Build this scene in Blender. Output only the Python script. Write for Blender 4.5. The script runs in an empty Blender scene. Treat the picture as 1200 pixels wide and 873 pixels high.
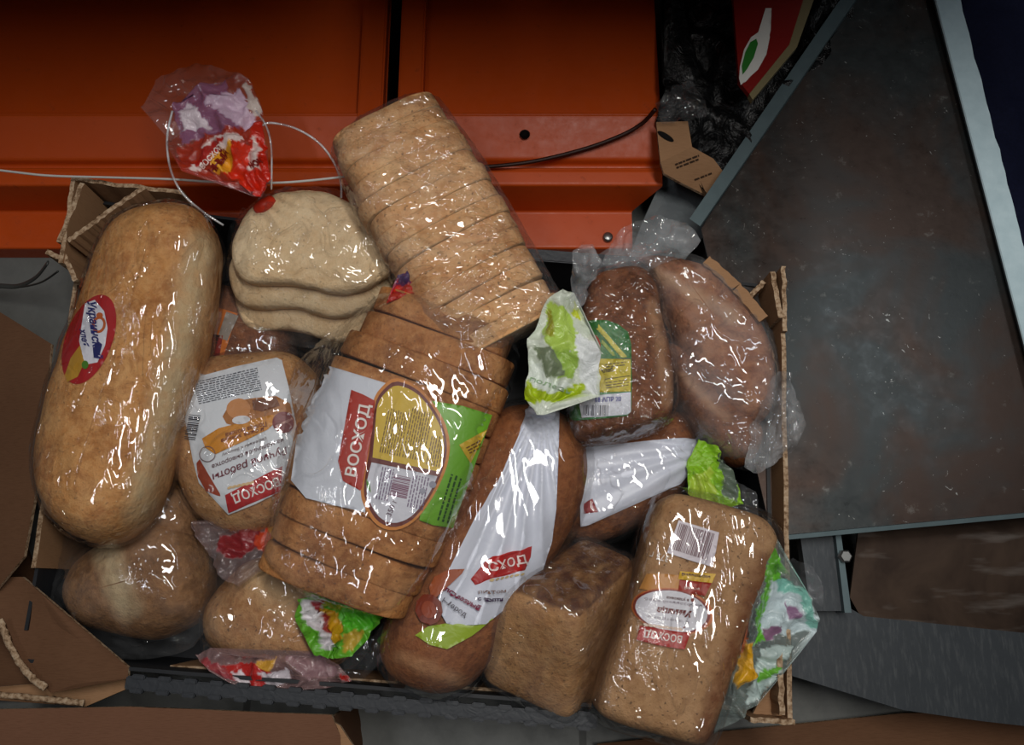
import bpy, bmesh, math, random
import numpy as np
from mathutils import Vector, Matrix, noise
from mathutils.bvhtree import BVHTree
from mathutils.geometry import delaunay_2d_cdt

random.seed(7)
SC = bpy.context.scene
COL = SC.collection

# ------------------------------------------------------------------ camera
TILT = math.radians(15.0)
DIST = 0.72
ZREF = 0.16
FPX = 950.0
CX, CY = 600.0, 436.5
CAM = Vector((0.0, -DIST * math.sin(TILT), ZREF + DIST * math.cos(TILT)))
cd = bpy.data.cameras.new('camera')
cam = bpy.data.objects.new('camera', cd)
COL.objects.link(cam)
cam.location = CAM
cam.rotation_euler = (TILT, 0, 0)
cd.sensor_fit = 'HORIZONTAL'
cd.sensor_width = 36.0
cd.lens = 36.0 * FPX / 1200.0
cd.clip_start = 0.02
SC.camera = cam
RM = Matrix.Rotation(TILT, 3, 'X')

# ------------------------------------------------------------------ light
w = bpy.data.worlds.new('world')
SC.world = w
w.use_nodes = True
bg = w.node_tree.nodes['Background']
bg.inputs[0].default_value = (0.72, 0.76, 0.80, 1)
bg.inputs[1].default_value = 0.055


def area(name, loc, target, sx, sy, power, color):
    l = bpy.data.lights.new(name, 'AREA')
    l.shape = 'RECTANGLE'
    l.size, l.size_y = sx, sy
    l.energy = power
    l.color = color
    o = bpy.data.objects.new(name, l)
    COL.objects.link(o)
    o.location = loc
    d = Vector(target) - Vector(loc)
    o.rotation_euler = d.to_track_quat('-Z', 'Y').to_euler()
    return o


area('ceiling_tube_light', (0.16, 0.06, 1.42), (0.03, -0.02, 0.15), 0.72, 0.10, 9.6, (1.0, 0.965, 0.91))
area('ceiling_tube_light', (-0.50, -0.10, 1.62), (-0.05, 0.0, 0.15), 0.60, 0.07, 2.2, (0.96, 0.97, 1.0))
area('ceiling_tube_light', (0.95, 0.45, 1.5), (0.2, 0.0, 0.1), 0.7, 0.07, 1.6, (0.90, 0.96, 1.0))

SC.view_settings.view_transform = 'Standard'
SC.view_settings.look = 'None'
SC.view_settings.exposure = 0.0
SC.view_settings.gamma = 1.0
SC.view_settings.use_curve_mapping = False
SC.cycles.caustics_reflective = False
SC.cycles.caustics_refractive = False
SC.cycles.transparent_max_bounces = 24
SC.cycles.max_bounces = 8
SC.cycles.use_denoising = True
SC.cycles.sample_clamp_indirect = 4.0


# ------------------------------------------------------------------ mapping
def ray(px, py):
    d = Vector(((px - CX) / FPX, (CY - py) / FPX, -1.0))
    return (RM @ d).normalized()


def P(px, py, z):
    d = ray(px, py)
    t = (z - CAM.z) / d.z
    return CAM + d * t


# ------------------------------------------------------------------ materials
class NT:
    def __init__(self, name):
        m = bpy.data.materials.new(name)
        m.use_nodes = True
        self.m = m
        self.t = m.node_tree
        self.t.nodes.clear()
        self.out = self.n('ShaderNodeOutputMaterial')

    def n(self, typ, **kw):
        nd = self.t.nodes.new(typ)
        for k, v in kw.items():
            if hasattr(nd, k):
                setattr(nd, k, v)
        return nd

    def l(self, a, b):
        self.t.links.new(a, b)

    def coord(self, scale=(1, 1, 1), rot=(0, 0, 0)):
        tc = self.n('ShaderNodeTexCoord')
        mp = self.n('ShaderNodeMapping')
        mp.inputs['Scale'].default_value = scale
        mp.inputs['Rotation'].default_value = rot
        self.l(tc.outputs['Object'], mp.inputs[0])
        return mp.outputs[0]

    def noise(self, co, scale, detail=3, rough=0.55, dist=0.0):
        nn = self.n('ShaderNodeTexNoise')
        nn.inputs['Scale'].default_value = scale
        nn.inputs['Detail'].default_value = detail
        nn.inputs['Roughness'].default_value = rough
        nn.inputs['Distortion'].default_value = dist
        self.l(co, nn.inputs['Vector'])
        return nn.outputs[0]

    def ramp(self, fac, stops):
        r = self.n('ShaderNodeValToRGB')
        cr = r.color_ramp
        while len(cr.elements) < len(stops):
            cr.elements.new(0.5)
        for e, (p, c) in zip(cr.elements, stops):
            e.position = p
            e.color = (c, c, c, 1) if isinstance(c, (int, float)) else (*c, 1)
        self.l(fac, r.inputs[0])
        return r.outputs[0]

    def mix(self, fac, a, b, mode='MIX'):
        mx = self.n('ShaderNodeMix', data_type='RGBA', blend_type=mode)
        for s, v in ((mx.inputs[0], fac), (mx.inputs[6], a), (mx.inputs[7], b)):
            if isinstance(v, (int, float)):
                s.default_value = v
            elif isinstance(v, tuple):
                s.default_value = (*v, 1)
            else:
                self.l(v, s)
        return mx.outputs[2]

    def math(self, op, a, b=0.0):
        mm = self.n('ShaderNodeMath', operation=op)
        for s, v in ((mm.inputs[0], a), (mm.inputs[1], b)):
            if isinstance(v, (int, float)):
                s.default_value = v
            else:
                self.l(v, s)
        return mm.outputs[0]

    def bump(self, h, strength, dist, prev=None):
        b = self.n('ShaderNodeBump')
        b.inputs['Strength'].default_value = strength
        b.inputs['Distance'].default_value = dist
        self.l(h, b.inputs['Height'])
        if prev is not None:
            self.l(prev, b.inputs['Normal'])
        return b.outputs[0]

    def principled(self, color, rough=0.6, metal=0.0, spec=0.5, normal=None, coat=0.0):
        b = self.n('ShaderNodeBsdfPrincipled')
        s = b.inputs['Base Color']
        if isinstance(color, tuple):
            s.default_value = (*color, 1)
        else:
            self.l(color, s)
        if isinstance(rough, (int, float)):
            b.inputs['Roughness'].default_value = rough
        else:
            self.l(rough, b.inputs['Roughness'])
        b.inputs['Metallic'].default_value = metal
        b.inputs['Specular IOR Level'].default_value = spec
        b.inputs['Coat Weight'].default_value = coat
        b.inputs['Coat Roughness'].default_value = 0.12
        if normal is not None:
            self.l(normal, b.inputs['Normal'])
        self.l(b.outputs[0], self.out.inputs[0])
        return b


def srgb(r, g, b):
    f = lambda v: (v / 255.0 / 12.92) if v / 255.0 <= 0.04045 else ((v / 255.0 + 0.055) / 1.055) ** 2.4
    return (f(r), f(g), f(b))


def bread_mat(name, dark, mid, light, flour=(0.62, 0.52, 0.38), speck=0.5, fscale=18.0, bump=0.6, speckcol=(0.10, 0.055, 0.03)):
    m = NT(name)
    co = m.coord()
    n1 = m.noise(co, fscale, 5, 0.6, 0.4)
    col = m.ramp(n1, [(0.30, dark), (0.5, mid), (0.70, light)])
    n2 = m.noise(co, 150, 4, 0.7)
    col = m.mix(m.ramp(n2, [(0.40, 0.0), (0.70, 0.75)]), col, light)
    n2b = m.noise(co, 60, 4, 0.7, 0.8)
    col = m.mix(m.ramp(n2b, [(0.48, 0.0), (0.68, 0.65)]), col, dark)
    n3 = m.noise(co, 330, 2, 0.5)
    col = m.mix(m.ramp(n3, [(0.64, 0.0), (0.70, speck)]), col, speckcol)
    at = m.n('ShaderNodeAttribute', attribute_name='mask')
    n4 = m.noise(co, 70, 4, 0.6)
    f = m.math('MULTIPLY', at.outputs['Fac'], m.ramp(n4, [(0.25, 0.45), (0.6, 1.0)]))
    col = m.mix(f, col, flour)
    b1 = m.bump(n2, bump, 0.0035)
    b2 = m.bump(n3, bump * 0.7, 0.0010, b1)
    m.principled(col, 0.68, 0, 0.25, b2)
    return m.m


def film_normal(m, co, scale, strength):
    """broad undulation, a few sharp crease lines, and patches of fine crinkle"""
    und = m.noise(co, scale * 0.55, 2, 0.5, 0.5)
    b1 = m.bump(und, strength, 0.022)
    n1 = m.noise(co, scale * 0.7, 1, 0.4, 1.2)
    ln = m.ramp(m.math('ABSOLUTE', m.math('SUBTRACT', n1, 0.5)), [(0.0, 1.0), (0.035, 0.0)])
    msk = m.ramp(m.noise(co, scale * 0.5, 2), [(0.42, 0.0), (0.58, 1.0)])
    b2 = m.bump(m.math('MULTIPLY', ln, msk), strength * 1.2, 0.0016, b1)
    n2 = m.noise(co, scale * 3.2, 2, 0.5, 1.0)
    cr_ = m.math('ABSOLUTE', m.math('SUBTRACT', n2, 0.5))
    msk2 = m.ramp(m.noise(co, scale * 0.38, 2), [(0.53, 0.0), (0.66, 1.0)])
    return m.bump(m.math('MULTIPLY', cr_, msk2), strength * 1.1, 0.005, b2)


def film_mat(name, scale=60.0, stretch=(1, 1, 1), rot=0.0, haze=0.03, strength=0.7, tint=(0.985, 0.985, 0.985), refl=1.9, rough=0.055):
    m = NT(name)
    co = m.coord(stretch, (0, 0, rot))
    b2 = film_normal(m, co, scale, strength)
    fr = m.n('ShaderNodeFresnel')
    fr.inputs[0].default_value = 1.5
    m.l(b2, fr.inputs['Normal'])
    g = m.n('ShaderNodeBsdfGlossy')
    g.inputs['Roughness'].default_value = rough
    m.l(b2, g.inputs['Normal'])
    t = m.n('ShaderNodeBsdfTransparent')
    t.inputs[0].default_value = (*tint, 1)
    d = m.n('ShaderNodeBsdfDiffuse')
    d.inputs[0].default_value = (0.85, 0.87, 0.9, 1)
    mh = m.n('ShaderNodeMixShader')
    hz = m.ramp(m.noise(co, scale * 0.6, 3), [(0.4, haze * 0.4), (0.7, haze * 1.8)])
    m.l(hz, mh.inputs[0])
    m.l(t.outputs[0], mh.inputs[1])
    m.l(d.outputs[0], mh.inputs[2])
    mx = m.n('ShaderNodeMixShader')
    m.l(m.math('MINIMUM', m.math('MULTIPLY', fr.outputs[0], refl), 0.32), mx.inputs[0])
    m.l(mh.outputs[0], mx.inputs[1])
    m.l(g.outputs[0], mx.inputs[2])
    m.l(mx.outputs[0], m.out.inputs[0])
    return m.m


def printed_mat(name, haze=0.0, rough=0.25, trans=0.0):
    """glossy printed polythene whose print colours come from the 'print' attribute (alpha = how solid the ink is)"""
    m = NT(name)
    at = m.n('ShaderNodeAttribute', attribute_name='print')
    co = m.coord()
    n1 = m.noise(co, 90, 4, 0.6, 1.0)
    r = m.math('ABSOLUTE', m.math('SUBTRACT', n1, 0.5))
    b1 = m.bump(r, 0.5, 0.006)
    b = m.n('ShaderNodeBsdfPrincipled')
    m.l(at.outputs['Color'], b.inputs['Base Color'])
    b.inputs['Roughness'].default_value = rough
    m.l(b1, b.inputs['Normal'])
    g = m.n('ShaderNodeBsdfGlossy')
    g.inputs['Roughness'].default_value = 0.1
    m.l(b1, g.inputs['Normal'])
    t = m.n('ShaderNodeBsdfTransparent')
    fr = m.n('ShaderNodeFresnel')
    fr.inputs[0].default_value = 1.5
    m.l(b1, fr.inputs['Normal'])
    mt = m.n('ShaderNodeMixShader')
    m.l(m.math('MULTIPLY', fr.outputs[0], 1.4), mt.inputs[0])
    m.l(t.outputs[0], mt.inputs[1])
    m.l(g.outputs[0], mt.inputs[2])
    mx = m.n('ShaderNodeMixShader')
    m.l(at.outputs['Alpha'], mx.inputs[0])
    m.l(mt.outputs[0], mx.inputs[1])
    m.l(b.outputs[0], mx.inputs[2])
    m.l(mx.outputs[0], m.out.inputs[0])
    return m.m


_plain = {}


def ink(rgb, rough=0.38, spec=0.4, name=None):
    key = (rgb, rough, spec)
    if key not in _plain:
        m = NT(name or 'ink_%d' % len(_plain))
        co = m.coord()
        n = m.noise(co, 60, 3)
        c = srgb(*rgb)
        col = m.mix(m.ramp(n, [(0.3, 0.0), (0.7, 0.35)]), c, tuple(v * 0.86 for v in c))
        bn = m.bump(m.noise(co, 110, 2, 0.5, 1.0), 0.22, 0.002)
        m.principled(col, rough, 0, spec, bn)
        _plain[key] = m.m
    return _plain[key]


def cardboard_mat(name, c=(150, 115, 85), c2=(120, 90, 65)):
    m = NT(name)
    co = m.coord()
    n1 = m.noise(co, 9, 5, 0.6)
    col = m.mix(n1, srgb(*c), srgb(*c2))
    fib = m.noise(m.coord((1, 14, 1)), 120, 3)
    col = m.mix(m.ramp(fib, [(0.45, 0.0), (0.75, 0.25)]), col, srgb(*(max(0, v - 45) for v in c2)))
    m.principled(col, 0.85, 0, 0.15, m.bump(fib, 0.25, 0.0008))
    return m.m


def corr_mat(name):
    m = NT(name)
    co = m.coord()
    n1 = m.noise(co, 260, 3, 0.6)
    col = m.ramp(n1, [(0.36, srgb(112, 88, 66)), (0.5, srgb(158, 132, 106)), (0.65, srgb(182, 160, 134))])
    m.principled(col, 0.9, 0, 0.1, m.bump(n1, 0.5, 0.0015))
    return m.m


# ------------------------------------------------------------------ object helpers
ROOTLOC = {}


def thing(name, label, cat, loc, group=None):
    o = bpy.data.objects.new(name, None)
    COL.objects.link(o)
    o.location = loc
    o.empty_display_size = 0.02
    o['label'] = label
    o['category'] = cat
    if group:
        o['group'] = group
    ROOTLOC[o.name] = Vector(loc)
    return o


def mk(name, verts, faces, mats, parent=None, smooth=True, attrs=None, mat_idx=None, loc=None):
    """one mesh object from world-space vertices; kept in its parent's space"""
    if parent is not None:
        base = ROOTLOC[parent.name]
    else:
        base = Vector(loc) if loc is not None else Vector((0, 0, 0))
    me = bpy.data.meshes.new(name)
    me.from_pydata([tuple(Vector(v) - base) for v in verts], [], [tuple(f) for f in faces])
    if not isinstance(mats, (list, tuple)):
        mats = [mats]
    for m in mats:
        me.materials.append(m)
    if mat_idx is not None:
        me.polygons.foreach_set('material_index', mat_idx)
    if smooth:
        me.polygons.foreach_set('use_smooth', [True] * len(me.polygons))
    for an, vals in (attrs or {}).items():
        if len(vals) and hasattr(vals[0], '__len__'):
            a = me.color_attributes.new(an, 'FLOAT_COLOR', 'POINT')
            a.data.foreach_set('color', np.array(vals, dtype=np.float32).ravel())
        else:
            a = me.attributes.new(an, 'FLOAT', 'POINT')
            a.data.foreach_set('value', np.array(vals, dtype=np.float32))
    me.validate()
    me.update()
    o = bpy.data.objects.new(name, me)
    COL.objects.link(o)
    if parent is not None:
        o.parent = parent
    else:
        o.location = base
    ROOTLOC[o.name] = base
    return o


def struct(name, verts, faces, mat, **kw):
    o = mk(name, verts, faces, mat, **kw)
    o['kind'] = 'structure'
    return o


def tag(o, label, cat, group=None):
    o['label'] = label
    o['category'] = cat
    if group:
        o['group'] = group
    return o


def cr_closed(pts, n):
    """closed Catmull-Rom through pts, resampled to n points by arc length"""
    out = []
    k = len(pts)
    for i in range(k):
        p0, p1, p2, p3 = (np.array(pts[(i + j - 1) % k], float) for j in range(4))
        for s in range(16):
            t = s / 16
            out.append(0.5 * ((2 * p1) + (-p0 + p2) * t + (2 * p0 - 5 * p1 + 4 * p2 - p3) * t * t + (-p0 + 3 * p1 - 3 * p2 + p3) * t ** 3))
    out = np.array(out)
    seg = np.linalg.norm(np.roll(out, -1, 0) - out, axis=1)
    cum = np.concatenate([[0], np.cumsum(seg)])
    res = []
    ext = np.vstack([out, out[:1]])
    for s in np.linspace(0, cum[-1], n, endpoint=False):
        i = min(np.searchsorted(cum, s, 'right') - 1, len(out) - 1)
        f = (s - cum[i]) / max(seg[i], 1e-9)
        res.append(ext[i] * (1 - f) + ext[i + 1] * f)
    return np.array(res)


def cr_open(pts, per=8):
    out = []
    k = len(pts)
    for i in range(k - 1):
        p0, p1, p2, p3 = (np.array(pts[min(max(i + j - 1, 0), k - 1)], float) for j in range(4))
        for s in range(per):
            t = s / per
            out.append(0.5 * ((2 * p1) + (-p0 + p2) * t + (2 * p0 - 5 * p1 + 4 * p2 - p3) * t * t + (-p0 + 3 * p1 - 3 * p2 + p3) * t ** 3))
    out.append(np.array(pts[-1], float))
    return np.array(out)


def tube(name, pts, r, mat, parent=None, n=8, per=8, flat=1.0):
    """round (or flattened) tube through world points"""
    c = [Vector(p) for p in cr_open([tuple(p) for p in pts], per)]
    verts, faces = [], []
    up = Vector((0, 0, 1))
    for i, p in enumerate(c):
        t = (c[min(i + 1, len(c) - 1)] - c[max(i - 1, 0)]).normalized()
        a = t.cross(up)
        if a.length < 1e-4:
            a = Vector((1, 0, 0))
        a.normalize()
        b = a.cross(t).normalized()
        rr = r if not callable(r) else r(i / (len(c) - 1))
        for k in range(n):
            an = 2 * math.pi * k / n
            verts.append(p + a * (math.cos(an) * rr) + b * (math.sin(an) * rr * flat))
    for i in range(len(c) - 1):
        for k in range(n):
            k2 = (k + 1) % n
            faces.append((i * n + k, i * n + k2, (i + 1) * n + k2, (i + 1) * n + k))
    faces.append(tuple(range(n))[::-1])
    faces.append(tuple((len(c) - 1) * n + k for k in range(n)))
    return mk(name, verts, faces, mat, parent)


def crease(p, f, seed=0.0):
    v = Vector((p[0] * f + seed, p[1] * f - seed * 1.7, p[2] * f + seed * 0.3))
    return 1.0 - 2.2 * abs(noise.noise(v)) - 0.8 * abs(noise.noise(v * 2.3)) * 0.6


def zplane(z):
    """z may be a number or (z0, px0, py0, dz/dpx, dz/dpy)"""
    if isinstance(z, (int, float)):
        return lambda x, y: z
    z0, x0, y0, a, b = z
    return lambda x, y: z0 + a * (x - x0) + b * (y - y0)


def hull_data(outline, spine, z, ht, hb, e=0.8, n=96, rings=26, disp=0.0012, dfreq=45.0, inflate=0.0, seed=0.0, lump=0.0):
    zf = zplane(z)
    ol = cr_closed(outline, n)
    W = [P(x, y, zf(x, y)) for x, y in ol]
    S = [P(x, y, zf(x, y)) for x, y in spine]
    cen = sum(W, Vector()) / n

    def near(p):
        if len(S) == 1:
            return S[0]
        best = None
        for a, b in zip(S, S[1:]):
            ab = b - a
            t = max(0, min(1, (p - a).dot(ab) / ab.length_squared))
            q = a + ab * t
            if best is None or (p - q).length < (p - best).length:
                best = q
        return best
    N = [near(p) for p in W]
    verts, faces = [], []
    for r in range(rings + 1):
        ph = -math.pi / 2 + math.pi * r / rings
        s = max(math.cos(ph), 0.0) ** e
        zz = math.copysign(abs(math.sin(ph)) ** e, ph)
        s = max(s, 0.012)
        for i in range(n):
            p = N[i] + (W[i] - N[i]) * s
            h = (ht if zz > 0 else hb)
            p = p + Vector((0, 0, zz * h))
            verts.append(p)
    for r in range(rings):
        for i in range(n):
            j = (i + 1) % n
            faces.append((r * n + i, r * n + j, (r + 1) * n + j, (r + 1) * n + i))
    faces.append(tuple(range(n))[::-1])
    faces.append(tuple(rings * n + i for i in range(n)))
    ar = sum(W[i].x * W[(i + 1) % n].y - W[(i + 1) % n].x * W[i].y for i in range(n))
    if ar < 0:
        faces = [f[::-1] for f in faces]
    out = []
    for p in verts:
        d = (p - near(p))
        d = d.normalized() if d.length > 1e-5 else Vector((0, 0, 1))
        k = noise.noise(p * dfreq + Vector((seed, seed, seed))) * disp + inflate
        if lump:
            k += noise.noise(p * 13.0 + Vector((seed * 3, 0, seed))) * lump
        out.append(p + d * k)
    return out, faces


def bvh_of(vf):
    return BVHTree.FromPolygons([tuple(v) for v in vf[0]], [tuple(f) for f in vf[1]])


def join(*vfs):
    V, F = [], []
    for v, f in vfs:
        o = len(V)
        V += list(v)
        F += [tuple(i + o for i in q) for q in f]
    return V, F


def to_px(p):
    d = RM.transposed() @ (Vector(p) - CAM)
    return (CX + FPX * d.x / -d.z, CY - FPX * d.y / -d.z)


def in_poly(x, y, poly):
    c = False
    j = len(poly) - 1
    for i in range(len(poly)):
        xi, yi = poly[i]
        xj, yj = poly[j]
        if (yi > y) != (yj > y) and x < (xj - xi) * (y - yi) / (yj - yi + 1e-12) + xi:
            c = not c
        j = i
    return c


def wrap_film(name, vf, mat, parent, amp=0.0016, freq=55, off=0.003, seed=0.0, stretch=None):
    """film following a hull at a small distance, creased"""
    V, F = vf
    cc = sum((Vector(v) for v in V), Vector()) / len(V)
    vol = 0.0
    for f in F[::7]:
        a, b, c = V[f[0]], V[f[1]], V[f[2]]
        vol += (b - a).cross(c - a).dot(a - cc)
    if vol < 0:
        F = [f[::-1] for f in F]
    me = bpy.data.meshes.new('tmp')
    me.from_pydata([tuple(v) for v in V], [], F)
    me.update()
    nr = [v.normal.copy() for v in me.vertices]
    out = []
    for v, nn in zip(V, nr):
        q = Vector(v)
        qq = q if stretch is None else Vector((q.x * stretch[0] + q.y * stretch[1], q.y * stretch[2], q.z))
        out.append(q + nn * (off + amp * max(-1.0, crease(qq, freq, seed))))
    bpy.data.meshes.remove(me)
    return mk(name, out, F, mat, parent)


def triangulate(outline, step, smooth_n=None, jitter=0.25):
    """dense triangles inside a pixel outline -> (points, faces, boundary flags)"""
    ol = cr_closed(outline, smooth_n) if smooth_n else []
    if not len(ol):
        k = len(outline)
        for i in range(k):
            a = np.array(outline[i], float)
            b = np.array(outline[(i + 1) % k], float)
            m = max(1, int(np.linalg.norm(b - a) / step))
            for s in range(m):
                ol.append(a + (b - a) * s / m)
        ol = np.array(ol)
    nb = len(ol)
    pts = [Vector((float(a), float(b))) for a, b in ol]
    x0, y0 = ol.min(0)
    x1, y1 = ol.max(0)
    poly = [tuple(q) for q in ol]
    rr = random.Random(int(x0 * 7 + y0 * 13))
    y = y0 + step * 0.5
    row = 0
    while y < y1:
        x = x0 + (step * 0.5 if row % 2 else 0)
        while x < x1:
            xx = x + rr.uniform(-jitter, jitter) * step
            yy = y + rr.uniform(-jitter, jitter) * step
            if in_poly(xx, yy, poly):
                dd = ((ol[:, 0] - xx) ** 2 + (ol[:, 1] - yy) ** 2).min()
                if dd > (0.45 * step) ** 2:
                    pts.append(Vector((xx, yy)))
            x += step
        y += step * 0.87
        row += 1
    edges = [(i, (i + 1) % nb) for i in range(nb)]
    ov, oe, of, a, b, c = delaunay_2d_cdt(pts, edges, [], 1, 1e-4, True)
    bnd = [any(i < nb for i in src) for src in a]
    return [(v.x, v.y) for v in ov], [tuple(f) for f in of], bnd


def relax(XY, faces, fixed, z, lo, iters=160):
    """stretch a membrane over an obstacle (lo) with pinned heights where fixed"""
    E = set()
    for f in faces:
        for i in range(len(f)):
            a, b = f[i], f[(i + 1) % len(f)]
            E.add((min(a, b), max(a, b)))
    E = np.array(list(E))
    deg = np.zeros(len(z))
    np.add.at(deg, E[:, 0], 1)
    np.add.at(deg, E[:, 1], 1)
    for _ in range(iters):
        s = np.zeros(len(z))
        np.add.at(s, E[:, 0], z[E[:, 1]])
        np.add.at(s, E[:, 1], z[E[:, 0]])
        nz = np.maximum(s / np.maximum(deg, 1), lo)
        z = np.where(fixed, z, nz)
    return z


def membrane(name, outline, zedge, obstacle, mat, parent, step=5.0, amp=0.0016, freq=50, clear=0.003, seed=0.0,
             tie=None, pleat=0.0, npleat=18, paint=None, iters=160, smooth_n=None, base=None, skirt=0.0):
    """loose film draped over what it wraps; paint = [(pixel polygon, rgb, alpha)]"""
    zf = zplane(zedge)
    pts, faces, bnd = triangulate(outline, step, smooth_n)
    W = [P(x, y, zf(x, y)) for x, y in pts]
    lo = np.full(len(W), -1.0)
    if obstacle is not None:
        for i, q in enumerate(W):
            hit = obstacle.ray_cast((q.x, q.y, 1.0), (0, 0, -1))[0]
            if hit is not None:
                lo[i] = hit.z + clear
    z = np.array([q.z for q in W])
    fixed = np.array(bnd)
    z0 = z.copy()
    z = np.maximum(z, lo)
    z = np.where(fixed, z0, z)
    z = relax(None, faces, fixed, z, lo, iters)
    out = []
    T = P(tie[0], tie[1], zf(*tie)) if tie else None
    for i, q in enumerate(W):
        v = Vector((q.x, q.y, z[i]))
        c = crease(v, freq, seed) * amp
        if tie:
            dx, dy = v.x - T.x, v.y - T.y
            r = math.hypot(dx, dy)
            th = math.atan2(dy, dx)
            c += pleat * math.sin(th * npleat + 2.0 * noise.noise(v * 20)) * min(1.0, r / 0.02) * math.exp(-r / 0.09)
        if obstacle is None and amp >= 0.0025:
            # a loose crumpled end: sharp folds, and the outline pulled in and out
            w_ = v.copy()
            c += 1.5 * amp * (1 - 2.6 * abs(noise.noise(w_ * freq * 0.55 + Vector((seed, 2, 0)))))
            c += 0.8 * amp * (0.6 - 2.4 * abs(noise.noise(w_ * freq * 1.5 + Vector((7, seed, 0)))))
            v.x += 0.9 * amp * noise.noise(w_ * freq * 0.9 + Vector((seed, 5, 1)))
            v.y += 0.9 * amp * noise.noise(w_ * freq * 0.9 + Vector((5, seed, 8)))
            v.x += 0.8 * amp * (0.4 - abs(noise.noise(w_ * freq * 1.7 + Vector((seed, 9, 1)))))
            v.y += 0.8 * amp * (0.4 - abs(noise.noise(w_ * freq * 1.7 + Vector((9, seed, 3)))))
        v.z += c
        v.x += crease(v, freq, seed + 9) * amp * 0.5
        out.append(v)
    fo = [f if True else f for f in faces]
    # faces should look up
    F = []
    for f in fo:
        a, b, cc = out[f[0]], out[f[1]], out[f[2]]
        F.append(f if (b - a).cross(cc - a).z > 0 else f[::-1])
    attrs = None
    if paint is not None:
        cols = []
        default = paint[0]
        for (x, y) in pts:
            c = (*srgb(*default[1]), default[2])
            jx = x + 3 * noise.noise(Vector((x * 0.11, y * 0.11, seed)))
            jy = y + 3 * noise.noise(Vector((x * 0.11, y * 0.11, seed + 5)))
            for poly, rgb, al in paint[1:]:
                if in_poly(jx, jy, poly):
                    c = (*srgb(*rgb), al)
            cols.append(c)
        attrs = {'print': cols}
    o = mk(name, out, F, mat, parent, attrs=attrs)
    return o, (out, F)


def slab_px(name, poly, z, th, mat, parent=None, step=None, amp=0.0, freq=20, seed=0.0, mats_edge=None, smooth=False, loc=None, bend=None):
    """board of real thickness; outline in pixels on a plane z (top side)"""
    zf = zplane(z)
    if step:
        pts, faces, bnd = triangulate(poly, step)
    else:
        pts = list(poly)
        faces = [tuple(range(len(poly)))]
    top = []
    for x, y in pts:
        v = P(x, y, zf(x, y))
        if amp:
            v.z += amp * noise.noise(Vector((v.x * freq + seed, v.y * freq, seed)))
        if bend:
            v.z += bend(x, y)
        top.append(v)
    n = len(top)
    F = []
    for f in faces:
        a, b, c = top[f[0]], top[f[1]], top[f[2]]
        F.append(f if (b - a).cross(c - a).z > 0 else f[::-1])
    cnt = {}
    for f in F:
        for i in range(len(f)):
            e = (f[i], f[(i + 1) % len(f)])
            cnt[e] = cnt.get(e, 0) + 1
    be = [e for e in cnt if (e[1], e[0]) not in cnt]
    # normal of the board
    nn = Vector((0, 0, 1))
    bot = [v - nn * th for v in top]
    V = top + bot
    FF = list(F) + [tuple(i + n for i in f[::-1]) for f in F]
    ni = len(FF)
    for a, b in be:
        FF.append((b, a, a + n, b + n))
    idx = [0] * ni + [1 if mats_edge else 0] * (len(FF) - ni)
    ms = [mat] + ([mats_edge] if mats_edge else [])
    return mk(name, V, FF, ms, parent, smooth=smooth, mat_idx=idx, loc=loc)


def wall_board(name, a, b, z0a, z0b, z1a, z1b, th, mat, edge, parent=None, inward=(0, 0), nseg=24, wob=0.001, seed=0):
    """upright board from world point a to b (xy), bottom z0, top z1, thickness th"""
    a = Vector((a[0], a[1], 0))
    b = Vector((b[0], b[1], 0))
    d = (b - a).normalized()
    nrm = Vector((-d.y, d.x, 0))
    if nrm.dot(Vector((inward[0], inward[1], 0))) < 0:
        nrm = -nrm
    V, F, I = [], [], []
    for i in range(nseg + 1):
        t = i / nseg
        c = a.lerp(b, t) + nrm * (wob * noise.noise(Vector((t * 6 + seed, 0, 0))))
        z0 = z0a + (z0b - z0a) * t
        z1 = z1a + (z1b - z1a) * t + wob * 0.8 * noise.noise(Vector((t * 14 + seed, 3, 0)))
        V += [c + Vector((0, 0, z0)), c + Vector((0, 0, z1)), c + nrm * th + Vector((0, 0, z1)), c + nrm * th + Vector((0, 0, z0))]
    for i in range(nseg):
        o = i * 4
        for k in range(4):
            k2 = (k + 1) % 4
            F.append((o + k, o + k2, o + 4 + k2, o + 4 + k))
            I.append(1 if k == 1 else 0)
    F.append((0, 1, 2, 3))
    F.append(tuple(nseg * 4 + k for k in (3, 2, 1, 0)))
    I += [1, 1]
    return mk(name, V, F, [mat, edge], parent, smooth=False, mat_idx=I)


def boxvf(cx, cy, cz, sx, sy, sz, rot=0.0, bev=0.0):
    bm = bmesh.new()
    bmesh.ops.create_cube(bm, size=1)
    for v in bm.verts:
        v.co = Vector((v.co.x * sx, v.co.y * sy, v.co.z * sz))
    if bev:
        bmesh.ops.bevel(bm, geom=list(bm.edges), offset=bev, segments=2, affect='EDGES')
    M = Matrix.Translation((cx, cy, cz)) @ Matrix.Rotation(rot, 4, 'Z')
    V = [M @ v.co for v in bm.verts]
    bm.verts.ensure_lookup_table()
    F = [tuple(v.index for v in f.verts) for f in bm.faces]
    bm.free()
    return V, F


# ---- prints on curved surfaces
def hit_px(bvh, x, y, off):
    d = ray(x, y)
    h, nrm, _, _ = bvh.ray_cast(CAM, d)
    if h is None:
        return None
    if nrm.dot(d) > 0:
        nrm = -nrm
    nrm = (nrm - d * 0.3).normalized()
    return h + nrm * off


def lay(bvh, pts, off, zfb=0.15):
    res = [hit_px(bvh, x, y, off) for x, y in pts]
    miss = [i for i, r in enumerate(res) if r is None]
    for i in miss:
        q = P(pts[i][0], pts[i][1], zfb)
        h, nrm, _, _ = bvh.find_nearest(q)
        res[i] = h + nrm * off
    return res


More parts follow.
